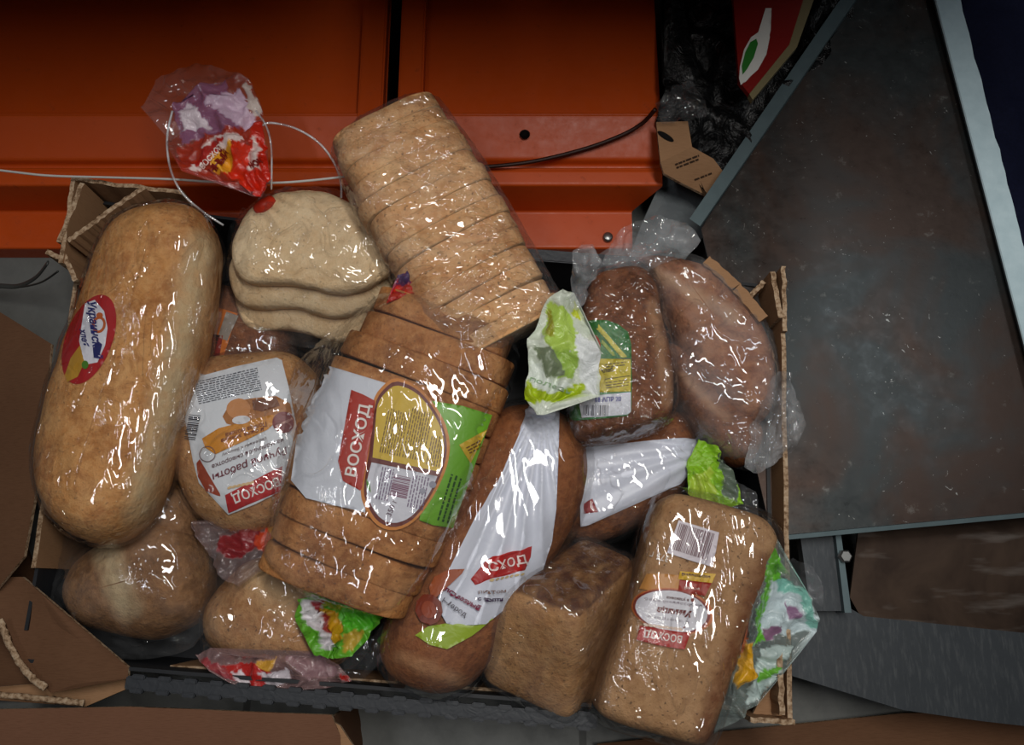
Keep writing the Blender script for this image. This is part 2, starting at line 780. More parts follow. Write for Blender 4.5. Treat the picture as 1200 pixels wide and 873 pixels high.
def decal(name, polys, rgb, bvh, parent, off=0.001, step=4.0, smooth_n=None, mat=None, zfb=0.15, thick=True):
    """printed patch (or patches, one kind of ink) laid on a curved body"""
    if isinstance(polys[0][0], (int, float)):
        polys = [polys]
    V, F = [], []
    for poly in polys:
        if step and (max(p[0] for p in poly) - min(p[0] for p in poly) > step * 1.5 or max(p[1] for p in poly) - min(p[1] for p in poly) > step * 1.5):
            pts, fs, _ = triangulate(poly, step, smooth_n)
        else:
            pts, fs = list(poly), [tuple(range(len(poly)))]
        W = lay(bvh, pts, off, zfb)
        o = len(V)
        for f in fs:
            a, b, c = W[f[0]], W[f[1]], W[f[2]]
            up = (b - a).cross(c - a).dot(CAM - a) > 0
            F.append(tuple(i + o for i in (f if up else f[::-1])))
        V += W
    return mk(name, V, F, mat or ink(rgb), parent)


_tc = {}


def text_flat(s, bold=0.0, shear=0.0):
    key = (s, bold, shear)
    if key in _tc:
        return _tc[key]
    cu = bpy.data.curves.new('t', 'FONT')
    cu.body = s
    cu.size = 1.0
    cu.offset = bold
    cu.shear = shear
    cu.resolution_u = 3
    cu.align_x = 'CENTER'
    o = bpy.data.objects.new('t', cu)
    COL.objects.link(o)
    dg = bpy.context.evaluated_depsgraph_get()
    me = o.evaluated_get(dg).to_mesh()
    V = [(v.co.x, v.co.y) for v in me.vertices]
    F = [tuple(p.vertices) for p in me.polygons]
    o.evaluated_get(dg).to_mesh_clear()
    bpy.data.objects.remove(o)
    bpy.data.curves.remove(cu)
    _tc[key] = (V, F)
    return V, F


def text_px(s, a, b, h, bvh, rgb, parent, off=0.0016, bold=0.01, shear=0.0, name='lettering', mat=None, zfb=0.15):
    """lettering whose baseline runs from pixel a to pixel b, capital height h pixels"""
    V, F = text_flat(s, bold, shear)
    if not V:
        return None
    xs = [v[0] for v in V]
    x0, x1 = min(xs), max(xs)
    ax, ay = a
    dx, dy = b[0] - ax, b[1] - ay
    L = math.hypot(dx, dy)
    ux, uy = dx / L, dy / L
    nx, ny = uy, -ux      # "up" of the writing in a y-down frame
    pts = []
    for x, y in V:
        t = (x - x0) / (x1 - x0) * L
        k = y / 0.73 * h
        pts.append((ax + ux * t + nx * k, ay + uy * t + ny * k))
    W = lay(bvh, pts, off, zfb)
    FF = []
    for f in F:
        a_, b_, c_ = W[f[0]], W[f[1]], W[f[2]]
        up = (b_ - a_).cross(c_ - a_).dot(CAM - a_) > 0
        FF.append(f if up else f[::-1])
    return mk(name, W, FF, mat or ink(rgb), parent)


def quad_rows(o, u, v, rows, x0, x1, y0, y1, fill=0.5, breaks=True, seed=1):
    """rows of tiny illegible print as thin strips; o origin px, u and v unit axes in px"""
    rr = random.Random(seed)
    res = []
    for r in range(rows):
        y = y0 + (y1 - y0) * r / rows
        hh = (y1 - y0) / rows * fill
        x = x0
        while x < x1 - 1:
            ln = rr.uniform(2.5, 7) if breaks else x1 - x0
            xe = min(x + ln, x1)
            q = [(x, y), (xe, y), (xe, y + hh), (x, y + hh)]
            res.append([(o[0] + u[0] * a + v[0] * b, o[1] + u[1] * a + v[1] * b) for a, b in q])
            x = xe + rr.uniform(0.8, 1.6)
    return res


def bars(o, u, v, x0, x1, y0, y1, n, seed=3):
    rr = random.Random(seed)
    res = []
    w_ = (x1 - x0) / n
    for i in range(n):
        a = x0 + i * w_
        b = a + w_ * rr.choice([0.3, 0.5, 0.7])
        q = [(a, y0), (b, y0), (b, y1), (a, y1)]
        res.append([(o[0] + u[0] * s + v[0] * t, o[1] + u[1] * s + v[1] * t) for s, t in q])
    return res


def ell(cx, cy, a, b, rot=0.0, n=28):
    c, s = math.cos(rot), math.sin(rot)
    return [(cx + a * math.cos(t) * c - b * math.sin(t) * s, cy + a * math.cos(t) * s + b * math.sin(t) * c)
            for t in (2 * math.pi * i / n for i in range(n))]


def base_at(px, py, z=0.02):
    return tuple(P(px, py, z))


# ================================================================== SETTING
M_card = cardboard_mat('cardboard', (168, 130, 96), (136, 102, 74))
M_card_dark = cardboard_mat('cardboard_brown', (112, 80, 58), (90, 62, 44))
M_edge = corr_mat('cardboard_cut_edge')

ft = NT('floor_tiles')
co = ft.coord()
bk = ft.n('ShaderNodeTexBrick')
bk.offset = 0.0
bk.inputs['Scale'].default_value = 1.0
bk.inputs['Brick Width'].default_value = 0.33
bk.inputs['Row Height'].default_value = 0.33
bk.inputs['Mortar Size'].default_value = 0.004
bk.inputs['Mortar Smooth'].default_value = 0.2
bk.inputs['Color1'].default_value = (*srgb(112, 113, 110), 1)
bk.inputs['Color2'].default_value = (*srgb(104, 106, 104), 1)
bk.inputs['Mortar'].default_value = (*srgb(60, 60, 58), 1)
mp = ft.n('ShaderNodeMapping')
mp.inputs['Location'].default_value = (-0.069, 0.345, 0)
ft.l(co, mp.inputs[0])
ft.l(mp.outputs[0], bk.inputs['Vector'])
n1 = ft.noise(co, 45, 5, 0.7)
colr = ft.mix(ft.ramp(n1, [(0.35, 0.0), (0.7, 0.5)]), bk.outputs[0], srgb(80, 82, 80))
ft.principled(colr, ft.ramp(n1, [(0.3, 0.35), (0.7, 0.6)]), 0, 0.4, ft.bump(n1, 0.1, 0.001))
struct('floor', [(-2, -2, 0), (2, -2, 0), (2, 2, 0), (-2, 2, 0)], [(0, 1, 2, 3)], ft.m, smooth=False)

# ------------------------------------------------------------------ orange racks
om = NT('orange_paint')
co = om.coord()
n1 = om.noise(co, 7, 5, 0.6)
n2 = om.noise(co, 80, 5, 0.75)
c = om.mix(n1, srgb(200, 80, 16), srgb(176, 64, 10))
c = om.mix(om.ramp(n2, [(0.62, 0.0), (0.8, 0.6)]), c, srgb(90, 32, 12))
om.principled(c, om.ramp(n2, [(0.3, 0.38), (0.8, 0.6)]), 0, 0.4, om.bump(n2, 0.08, 0.001))
M_orange = om.m
M_black = NT('black_shadow_plastic')
co = M_black.coord()
nn = M_black.noise(co, 30, 4)
M_black.principled(M_black.mix(nn, srgb(26, 26, 28), srgb(38, 38, 40)), 0.45, 0, 0.4, M_black.bump(nn, 0.2, 0.003))
M_black = M_black.m
M_hole = ink((14, 9, 8), 0.8, 0.1, 'dark_hole')


def yz(py, z):
    q = P(600, py, z)
    return q.y, q.z


# profile of the pressed steel base (world y, z), from the back panel down to the foot
y_pan = yz(134, 0.105)[0]
prof = [(y_pan + 0.42, 0.088), (y_pan + 0.006, 0.092), (y_pan, 0.105)]
prof += [yz(187, 0.085)]
yr = yz(190, 0.083)[0]
prof += [(yr, 0.076), (yr - 0.006, 0.075)]
prof += [yz(199, 0.085), yz(217, 0.083)]
yb = prof[-1][0]
prof += [(yb - 0.004, 0.030), yz(291, 0.026)]
prof += [(prof[-1][0], 0.0)]


def round_profile(pr, r=0.003):
    out = [pr[0]]
    for i in range(1, len(pr) - 1):
        a, b, c = (Vector(pr[k]) for k in (i - 1, i, i + 1))
        ra = min(r, (a - b).length * 0.45)
        rc = min(r, (c - b).length * 0.45)
        p1 = b + (a - b).normalized() * ra
        p2 = b + (c - b).normalized() * rc
        for k in range(5):
            t = k / 4
            out.append(tuple(p1 * (1 - t) ** 2 + b * 2 * t * (1 - t) + p2 * t * t))
    out.append(pr[-1])
    return out


def rack(label, x0, x1, x1low, flange_side, holes):
    loc = ((x0 + x1) / 2, prof[-1][0], 0)
    t = thing('metal_rack_base', label, 'rack', loc, 'orange rack bases behind the box')
    rp = round_profile(prof)
    rows = [0.0, 0.5, 1.0]
    th = 0.003
    V, F = [], []
    n = len(rp)
    for layer in (0, 1):
        for (y, z) in rp:
            for s in rows:
                xe = x1
                if x1low is not None and z < 0.075:
                    k = min(1.0, (0.075 - z) / 0.045)
                    xe = x1 + (x1low - x1) * k
                V.append(Vector((x0 + (xe - x0) * s, y + layer * th, z - layer * th * 0.4)))
    m = len(rows)
    for layer in (0, 1):
        o = layer * n * m
        for i in range(n - 1):
            for j in range(m - 1):
                f = (o + i * m + j, o + (i + 1) * m + j, o + (i + 1) * m + j + 1, o + i * m + j + 1)
                F.append(f if layer == 0 else f[::-1])
    for i in range(n - 1):
        for j in (0, m - 1):
            a, b = i * m + j, (i + 1) * m + j
            F.append((a, b, b + n * m, a + n * m))
    mk('pressed_panel', V, F, M_orange, t, smooth=False)
    # folded flange beside the gap
    fx = x1 - 0.014 if flange_side > 0 else x0 + 0.014
    q = boxvf(fx, y_pan + 0.19, 0.100, 0.026, 0.44, 0.020, 0, 0.002)
    mk('side_flange', *q, M_orange, t, smooth=False)
    mk('unseen_shade_shelf', *boxvf((x0 + x1) / 2 + (0.14 if flange_side < 0 else 0), 0.455, 0.52, x1 - x0 + (0.28 if flange_side < 0 else 0), 0.46, 0.03, 0, 0.003), M_orange, t, smooth=False)  # unseen shelf added above the view to shade the back of the panel
    for (px, py, z, r) in holes:
        c_ = P(px, py, z)
        V2, F2 = [], []
        for k in range(20):
            a = 2 * math.pi * k / 20
            for rr_, dz in ((r, 0.0012), (r * 0.72, 0.0012), (r * 0.66, -0.0002)):
                V2.append(c_ + Vector((math.cos(a) * rr_, math.sin(a) * rr_, dz)))
        V2.append(c_ + Vector((0, 0, -0.0002)))
        for k in range(20):
            k2 = (k + 1) % 20
            F2 += [(k * 3, k2 * 3, k2 * 3 + 1, k * 3 + 1), (k * 3 + 1, k2 * 3 + 1, k2 * 3 + 2, k * 3 + 2), (k * 3 + 2, k2 * 3 + 2, 60)]
        mk('bolt_hole', V2, F2, M_hole, t)
    return t


xg0 = P(452, 110, 0.10).x
xg1 = P(467, 110, 0.10).x
rack('orange pressed-steel rack base left of the narrow black gap', -1.1, xg0, None, 1, [])
rk = rack('orange pressed-steel rack base right of the narrow black gap, with round bolt holes', xg1, P(776, 200, 0.085).x, P(741, 275, 0.028).x, -1,
          [(615, 158, 0.0975, 0.0055)])
# steel bolt in the foot of the right rack
bz = 0.028
bc = P(712, 279, bz)
V, F = [], []
for zz_, r_ in ((0.0, 0.0055), (0.004, 0.0055), (0.0052, 0.0042), (0.0052, 0.0001)):
    for k in range(6 if r_ > 0.1 else 12):
        a = 2 * math.pi * k / 12
        V.append(bc + Vector((math.cos(a) * r_, math.sin(a) * r_, zz_)))
for i in range(3):
    for k in range(12):
        F.append((i * 12 + k, i * 12 + (k + 1) % 12, (i + 1) * 12 + (k + 1) % 12, (i + 1) * 12 + k))
sm = NT('bolt_steel')
sm.principled(srgb(150, 150, 148), 0.35, 0.9)
mk('bolt', V, F, sm.m, rk)

# dark backing seen through the gap between the racks
q = boxvf((xg0 + xg1) / 2 + 0.05, y_pan + 0.45, 0.3, 3.2, 0.02, 0.6)
struct('wall_back', *q, ink((16, 13, 12), 0.9, 0.1, 'dark_wall'), smooth=False)

# cable lying over the right rack
cm = ink((46, 18, 10), 0.5, 0.3, 'dark_cable')
cb = tube('cable', [P(505, 197, 0.092), P(560, 196, 0.0925), P(620, 190, 0.094), P(680, 176, 0.097), P(725, 160, 0.104), P(752, 145, 0.115), P(768, 128, 0.135)], 0.0022, cm, None, n=8)
tag(cb, 'thin dark cable curving across the orange ledge of the right rack', 'cable')

# ------------------------------------------------------------------ things upper right of the box
# black bin bag heap
bb = NT('black_bag_film')
co = bb.coord()
n1 = bb.noise(co, 38, 5, 0.6, 1.2)
bb.principled(srgb(14, 14, 15), 0.35, 0, 0.4, bb.bump(n1, 0.8, 0.012))
o, _ = membrane('bin_bag', [(770, -60), (1010, -80), (985, 30), (905, 140), (850, 215), (822, 238), (800, 190), (772, 150), (765, 120), (790, 80), (820, 20)],
                0.10, None, bb.m, None, step=7, amp=0.012, freq=22, seed=3)
tag(o, 'crumpled black bin bag between the orange rack and the steel sheet', 'bag')
# clear crumpled film scrap on its edge
M_film_dark = film_mat('film_scrap', 70, haze=0.03, strength=0.9)
o, _ = membrane('film_scrap', [(765, 125), (785, 105), (805, 98), (825, 120), (828, 140), (800, 145), (770, 148)], 0.13, None, M_film_dark, None, step=3.5, amp=0.004, freq=60, seed=8)
tag(o, 'small scrap of clear film at the corner of the orange rack', 'film')
# torn carton scrap with printing
t = thing('cardboard_scrap', 'torn brown cardboard scrap with an oval slot between rack and steel sheet', 'cardboard', base_at(800, 180, 0.1))
pc = slab_px('panel', [(769, 143), (806, 142), (811, 172), (774, 190)], 0.125, 0.004, M_card, t, mats_edge=M_edge)
slab_px('panel', [(774, 190), (811, 172), (836, 186), (849, 203), (834, 232), (800, 215), (778, 203)], (0.125, 774, 190, -0.0001, -0.0006), 0.004, M_card, t, mats_edge=M_edge)
bv = bvh_of(([P(700, 100, 0.1253), P(900, 100, 0.1253), P(900, 190, 0.1253), P(700, 190, 0.1253)], [(0, 1, 2, 3)]))
decal('slot', ell(780, 160, 11, 3.4, 0.55), (12, 10, 9), bv, t, 0.0004)
zf = zplane((0.125, 774, 190, -0.0001, -0.0006))
bv = bvh_of(([P(x, y, zf(x, y)) for x, y in ((740, 170), (880, 170), (880, 250), (740, 250))], [(0, 1, 2, 3)]))
decal('print', quad_rows((790, 190), (0.93, -0.36), (0.36, 0.93), 2, 0, 30, 2, 10, 0.55, seed=4) + quad_rows((812, 206), (0.93, -0.36), (0.36, 0.93), 1, 0, 24, 4, 7, 0.7, seed=6), (60, 42, 30), bv, t, 0.0006, step=None)
# grey plastic sheet under it
gp = NT('grey_sheet')
n1 = gp.noise(gp.coord(), 40, 4, 0.6)
gp.principled(gp.mix(n1, srgb(110, 116, 118), srgb(80, 86, 90)), 0.5, 0, 0.4, gp.bump(n1, 0.3, 0.004))
o = slab_px('plastic_sheet', [(752, 262), (778, 205), (800, 215), (834, 232), (836, 262), (806, 300), (790, 320), (730, 320)], 0.06, 0.003, gp.m, None, step=9, amp=0.006, freq=25)
tag(o, 'grey plastic sheet lying beside the end of the orange rack', 'sheet')
# red board with leaf emblem
t = thing('red_board', 'red board with a white swoosh and green leaf emblem behind the steel sheet', 'board', base_at(895, 70, 0.1))
slab_px('board', [(855, -60), (960, -60), (925, 52), (878, 110), (866, 95), (862, 36)], 0.16, 0.006, ink((112, 18, 14), 0.4), t)
slab_px('board_edge', [(960, -60), (975, -60), (934, 55), (882, 117), (878, 110), (925, 52)], 0.159, 0.007, ink((110, 100, 70), 0.6), t)
bv = bvh_of(([P(800, -90, 0.1602), P(1000, -90, 0.1602), P(1000, 130, 0.1602), P(800, 130, 0.1602)], [(0, 1, 2, 3)]))
decal('swoosh', [(900, 30), (902, 44), (898, 64), (888, 82), (874, 92), (868, 100), (866, 92), (867, 78), (872, 58), (880, 44), (889, 40), (890, 52), (884, 72), (877, 86), (886, 74), (893, 58), (895, 42)], (200, 200, 195), bv, t, 0.0006)
decal('swoosh', [(897, 10), (904, 10), (903, 36), (897, 60), (886, 82), (874, 96), (870, 98), (884, 76), (893, 54), (897, 34)], (200, 200, 195), bv, t, 0.0008)
decal('leaf', [(886, 46), (888, 52), (883, 68), (875, 82), (870, 88), (869, 78), (873, 62), (879, 50)], (40, 110, 40), bv, t, 0.0012)

# dark blue cloth behind the sheet on the right
nv = NT('navy_cloth')
n1 = nv.noise(nv.coord(), 300, 3)
nv.principled(nv.mix(n1, srgb(22, 26, 52), srgb(12, 14, 32)), 0.85, 0, 0.15, nv.bump(n1, 0.3, 0.001))
o, _ = membrane('dark_cloth', [(1095, -60), (1300, -60), (1300, 560), (1190, 470), (1150, 250)], 0.05, None, nv.m, None, step=11, amp=0.008, freq=14, seed=5)
tag(o, 'dark navy cloth heap at the right edge beyond the sheet rim', 'cloth')

# galvanised sheet
gm = NT('galvanised_steel')
co = gm.coord()
n1 = gm.noise(co, 7.5, 4, 0.55, 0.6)
n2 = gm.noise(co, 55, 5, 0.7)
n3 = gm.noise(gm.coord((1, 1, 1), (0.3, 0, 0.9)), 120, 3, 0.5, 2.5)
c = gm.mix(gm.ramp(n1, [(0.42, 0.0), (0.6, 0.75)]), srgb(68, 71, 71), srgb(80, 61, 52))  # brown patches put blurred reflections into the colour, along with grime
c = gm.mix(gm.ramp(n2, [(0.62, 0.0), (0.78, 0.35)]), c, srgb(165, 165, 160))
scr = gm.ramp(n3, [(0.715, 0.0), (0.74, 0.6)])
c = gm.mix(scr, c, srgb(190, 190, 185))
gm.principled(c, gm.ramp(n2, [(0.3, 0.26), (0.75, 0.46)]), 0.75, 0.4, gm.bump(n2, 0.06, 0.002))
M_galv = gm.m
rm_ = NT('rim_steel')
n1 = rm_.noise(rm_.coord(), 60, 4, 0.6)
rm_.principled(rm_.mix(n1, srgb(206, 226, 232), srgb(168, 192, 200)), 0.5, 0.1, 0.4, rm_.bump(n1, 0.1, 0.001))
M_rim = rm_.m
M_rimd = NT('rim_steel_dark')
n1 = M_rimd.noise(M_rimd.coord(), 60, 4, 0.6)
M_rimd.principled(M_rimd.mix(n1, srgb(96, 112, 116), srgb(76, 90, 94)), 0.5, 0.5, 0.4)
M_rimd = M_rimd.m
t = thing('steel_sheet', 'large grimy galvanised steel sheet with turned-up rims leaning right of the box', 'metal sheet', base_at(1000, 400, 0.06))
Z0 = (0.115, 900, 450, 0.0, 0.0)
slab_px('sheet', [(1010, -50), (822, 268), (905, 292), (905, 630), (1060, 619), (1300, 595), (1300, 760), (1302, 595), (1182, 400), (1094, 36), (1080, -50)][0:6] + [(1252, 600), (1200, 460), (1094, 36), (1075, -60)], Z0, 0.0025, M_galv, t, step=22)


def rim(name, a, b, wpx, z, hz, mat, rag=0.0, inward=1):
    """rim strip folded up along an edge: a sloping lip with a rolled top"""
    n = 40
    V, F = [], []
    dx, dy = b[0] - a[0], b[1] - a[1]
    L = math.hypot(dx, dy)
    nx, ny = -dy / L * inward, dx / L * inward
    for i in range(n + 1):
        s = i / n
        x, y = a[0] + dx * s, a[1] + dy * s
        rg = rag * noise.noise(Vector((s * 55, 1, 0))) if rag else 0
        for k, (off, dz) in enumerate(((0, 0.0), (wpx * 0.06, hz), (wpx * 0.12, hz + 0.0012), (wpx + rg, hz + 0.0008), (wpx + rg, hz - 0.003), (wpx * 0.2, -0.004))):
            q_ = P(x + nx * off, y + ny * off, z + dz)
            V.append(q_)
    for i in range(n):
        for k in range(6):
            k2 = (k + 1) % 6
            F.append((i * 6 + k, i * 6 + k2, (i + 1) * 6 + k2, (i + 1) * 6 + k))
    F.append((0, 1, 2, 3, 4, 5))
    F.append(tuple(n * 6 + k for k in (5, 4, 3, 2, 1, 0)))
    return mk(name, V, F, mat, t, smooth=False)


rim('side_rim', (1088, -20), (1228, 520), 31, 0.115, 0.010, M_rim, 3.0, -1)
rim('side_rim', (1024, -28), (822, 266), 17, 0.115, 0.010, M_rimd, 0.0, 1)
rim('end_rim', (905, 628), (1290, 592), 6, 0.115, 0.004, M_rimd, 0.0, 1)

# lower panel, beam and bracket
t = thing('steel_plate', 'brown reflecting steel panel below the large sheet, lower right', 'metal panel', base_at(1100, 680, 0.05))
gm2 = NT('brown_steel')
co = gm2.coord()
n1 = gm2.noise(co, 14, 4, 0.6, 0.8)
n2 = gm2.noise(gm2.coord((1, 5, 1), (0, 0, 0.6)), 14, 3, 0.5)
c = gm2.mix(gm2.ramp(n1, [(0.35, 0.0), (0.65, 1.0)]), srgb(92, 74, 62), srgb(66, 52, 44))
c = gm2.mix(gm2.ramp(n2, [(0.6, 0.0), (0.75, 0.5)]), c, srgb(150, 140, 132))
gm2.principled(c, 0.3, 0.7, 0.5)
slab_px('panel', [(1010, 590), (1300, 560), (1300, 760), (1010, 725), (996, 700)], 0.075, 0.003, gm2.m, t)
dm = NT('dark_grey_steel')
n1 = dm.noise(dm.coord(), 30, 5, 0.65)
n2 = dm.noise(dm.coord((6, 1, 1), (0, 0, 0.2)), 60, 4, 0.6)
dm.principled(dm.mix(dm.ramp(n2, [(0.5, 0.0), (0.8, 0.35)]), dm.mix(n1, srgb(66, 70, 74), srgb(50, 54, 58)), srgb(110, 112, 112)), 0.4, 0.3, 0.4, dm.bump(n1, 0.1, 0.002))
t = thing('rack_foot', 'dark grey steel beam with an upright bracket beside the box corner', 'metal beam', base_at(1060, 780, 0.03))
slab_px('beam', [(928, 700), (988, 708), (1012, 722), (1300, 752), (1300, 862), (1150, 845), (1058, 832), (928, 792)], 0.085, 0.05, dm.m, t)
slab_px('upright', [(934, 600), (974, 600), (990, 716), (950, 716)], 0.099, 0.012, dm.m, t)
slab_px('upright_edge', [(976, 600), (982, 600), (998, 718), (990, 718)], 0.106, 0.016, M_rimd, t)
c_ = P(989, 652, 0.107)
V, F = [], []
for zz_, r_ in ((0.0, 0.006), (0.004, 0.006), (0.0055, 0.0045), (0.0055, 0.0001)):
    for k in range(6):
        a = 2 * math.pi * k / 6
        V.append(c_ + Vector((math.cos(a) * r_, math.sin(a) * r_, zz_)))
for i in range(3):
    for k in range(6):
        F.append((i * 6 + k, i * 6 + (k + 1) % 6, (i + 1) * 6 + (k + 1) % 6, (i + 1) * 6 + k))
mk('hex_bolt', V, F, sm.m, t, smooth=False)

# ------------------------------------------------------------------ other cartons around
t = thing('cardboard_box', 'brown carton at the left edge with its flap turned towards the bread box', 'box', base_at(0, 520, 0.0))
slab_px('flap', [(-90, 310), (60, 403), (52, 470), (44, 560), (28, 652), (-4, 692), (-90, 700)], (0.13, 0, 520, 0.0004, 0), 0.004, M_card_dark, t, step=14, amp=0.004, freq=12, mats_edge=M_edge)
A = P(-95, 300, 0.10)
B = P(-95, 700, 0.10)
wall_board('side_wall', (A.x, A.y), (B.x, B.y), 0, 0, 0.09, 0.09, 0.004, M_card_dark, M_edge, t, (1, 0))
slab_px('bottom', [(-95, 640), (30, 640), (52, 700), (80, 818), (-95, 822)], 0.012, 0.004, M_card_dark, t)  # dark board added to stand in for deep shade behind the torn flap

t = thing('cardboard_box', 'reddish brown carton lid along the bottom edge, below the serrated rim', 'box', base_at(200, 870, 0.0))
slab_px('lid', [(-120, 834), (150, 828), (388, 838), (398, 862), (402, 960), (-120, 960)], 0.125, 0.004, cardboard_mat('cardboard_reddish', (122, 86, 66), (102, 70, 52)), t, step=16, amp=0.003, freq=10, mats_edge=M_edge)
slab_px('torn_corner', [(391, 846), (398, 850), (418, 880), (400, 890)], 0.122, 0.004, M_card, t, mats_edge=M_edge)
A = P(388, 842, 0.12)
B = P(402, 960, 0.12)
wall_board('side_wall', (A.x, A.y), (B.x, B.y), 0, 0, 0.119, 0.119, 0.004, M_card_dark, M_edge, t, (-1, 0))

t = thing('cardboard_sheet', 'flat tan cardboard strip in the bottom right corner on the floor', 'cardboard', base_at(1050, 870, 0.0))
slab_px('sheet', [(700, 872), (838, 864), (900, 852), (1058, 836), (1150, 838), (1320, 828), (1320, 980), (700, 980)], 0.02, 0.004, M_card_dark, t, step=18, amp=0.002, freq=10, mats_edge=M_edge)

# dark strap and wires at the left
o = tube('strap', [P(-30, 333, 0.03), P(0, 335, 0.035), P(22, 335, 0.04), P(42, 325, 0.06), P(56, 308, 0.10)], 0.0028, ink((60, 62, 60), 0.4), None, flat=0.4)
tag(o, 'dark grey strap curling over the tiles left of the box corner', 'strap')
o = tube('wire', [P(-30, 330, 0.03), P(10, 337, 0.033), P(45, 332, 0.06), P(68, 318, 0.09)], 0.0010, ink((50, 52, 50), 0.4), None)
tag(o, 'thin dark wire under the strap on the tiles at left', 'wire')

# ------------------------------------------------------------------ the bread box: carton tray and black crate
RZ = 0.155
TL = P(84, 207, RZ)
TR = P(921, 312, RZ)
BR = P(932, 850, RZ)
BL = P(-6, 782, RZ)


def lerp2(a, b, t):
    return (a.x + (b.x - a.x) * t, a.y + (b.y - a.y) * t)


t = thing('cardboard_tray', 'open brown cardboard tray with tall folded corners holding the bread', 'box', (0, 0, 0.0))
TRAY = t
cenx, ceny = (TL.x + BR.x) / 2, (TL.y + BR.y) / 2


def side(a, b, lo, hi, z1=0.13, seed=0):
    pa, pb = lerp2(a, b, lo), lerp2(a, b, hi)
    mx_, my_ = (pa[0] + pb[0]) / 2, (pa[1] + pb[1]) / 2
    wall_board('side_wall', pa, pb, 0.004, 0.004, z1, z1, 0.004, M_card, M_edge, t, (cenx - mx_, ceny - my_), wob=0.0022, seed=seed)


side(TL, TR, 0.0, 0.16, RZ, 1)
side(TL, TR, 0.16, 0.88, 0.10, 2)
side(TR, BR, 0.0, 0.16, RZ, 3)
side(TR, BR, 0.16, 1.0, RZ - 0.006, 4)
side(BR, BL, 0.0, 0.055, RZ, 5)
side(BR, BL, 0.055, 0.82, 0.09, 6)
side(BL, TL, 0.18, 0.80, 0.125, 7)
side(BL, TL, 0.80, 1.0, RZ, 8)
V = [Vector((p.x, p.y, z_)) for z_ in (0.006, 0.001) for p in (TL, TR, BR, BL)]
mk('tray_floor', V, [(0, 3, 2, 1), (4, 5, 6, 7), (0, 1, 5, 4), (1, 2, 6, 5), (2, 3, 7, 6), (3, 0, 4, 7)], M_card, t, smooth=False)


def post(pts, z1=RZ, seed=0, th=0.0045, edge=None):
    """folded corner board running through pixel points at the rim"""
    W = [P(x, y, z1) for x, y in pts]
    for a, b in zip(W, W[1:]):
        mx_, my_ = (a.x + b.x) / 2, (a.y + b.y) / 2
        wall_board('corner_fold', (a.x, a.y), (b.x, b.y), 0.006, 0.006, z1, z1, th, M_card, edge or M_edge, t, (cenx - mx_, ceny - my_), nseg=14, wob=0.002, seed=seed)


post([(94, 214), (66, 283)], RZ + 0.001, 1)
post([(78, 280), (104, 262), (130, 242), (168, 217)], RZ + 0.004, 2)
post([(56, 292), (72, 300), (86, 330)], RZ - 0.002, 5)
post([(832, 300), (868, 332), (900, 370)], RZ + 0.004, 3, 0.010, M_card)
post([(908, 318), (918, 372)], RZ + 0.001, 4)
post([(880, 350), (898, 332)], RZ - 0.01, 6)
post([(917, 765), (920, 838)], RZ + 0.002, 7)
slab_px('corner_flap', [(878, 846), (900, 800), (914, 776), (921, 800), (924, 846)], 0.135, 0.004, M_card, t, mats_edge=M_edge)

# torn flap at the lower left corner of the tray
o = slab_px('torn_flap', [(-40, 690), (0, 676), (26, 676), (48, 695), (60, 730), (110, 760), (150, 782), (150, 795), (95, 800), (60, 812), (48, 800), (30, 770), (14, 742), (-10, 700)], (0.12, 50, 740, 0.0, 0.0), 0.004, M_card_dark, t, step=9, amp=0.008, freq=20, mats_edge=M_edge)
slab_px('torn_flap', [(-40, 808), (60, 812), (100, 816), (150, 792), (147, 808), (100, 828), (40, 822), (-40, 818)], (0.10, 50, 740, 0.0, 0.0), 0.006, M_card, t, step=9, amp=0.003, freq=20, mats_edge=M_edge)


def ragged(pts, z, r, name='torn_edge', seed=0):
    W = cr_open([tuple(P(x, y, z)) for x, y in pts], 10)
    V, F = [], []
    n = 7
    for i, p_ in enumerate(W):
        tt = Vector(W[min(i + 1, len(W) - 1)]) - Vector(W[max(i - 1, 0)])
        tt.normalize()
        a = tt.cross(Vector((0, 0, 1))).normalized()
        for k in range(n):
            an = 2 * math.pi * k / n
            rr_ = r * (0.7 + 0.9 * abs(noise.noise(Vector((i * 0.35 + seed, k * 0.7, 0)))))
            V.append(Vector(p_) + a * math.cos(an) * rr_ + Vector((0, 0, math.sin(an) * rr_ * 0.5)))
    for i in range(len(W) - 1):
        for k in range(n):
            F.append((i * n + k, i * n + (k + 1) % n, (i + 1) * n + (k + 1) % n, (i + 1) * n + k))
    F.append(tuple(range(n)))
    F.append(tuple((len(W) - 1) * n + k for k in range(n)))
    return mk(name, V, F, M_edge, t)


ragged([(0, 726), (8, 748), (20, 772), (38, 795), (54, 806)], 0.128, 0.0035, seed=2)
ragged([(-20, 812), (20, 816), (62, 820), (98, 824)], 0.11, 0.0032, seed=4)

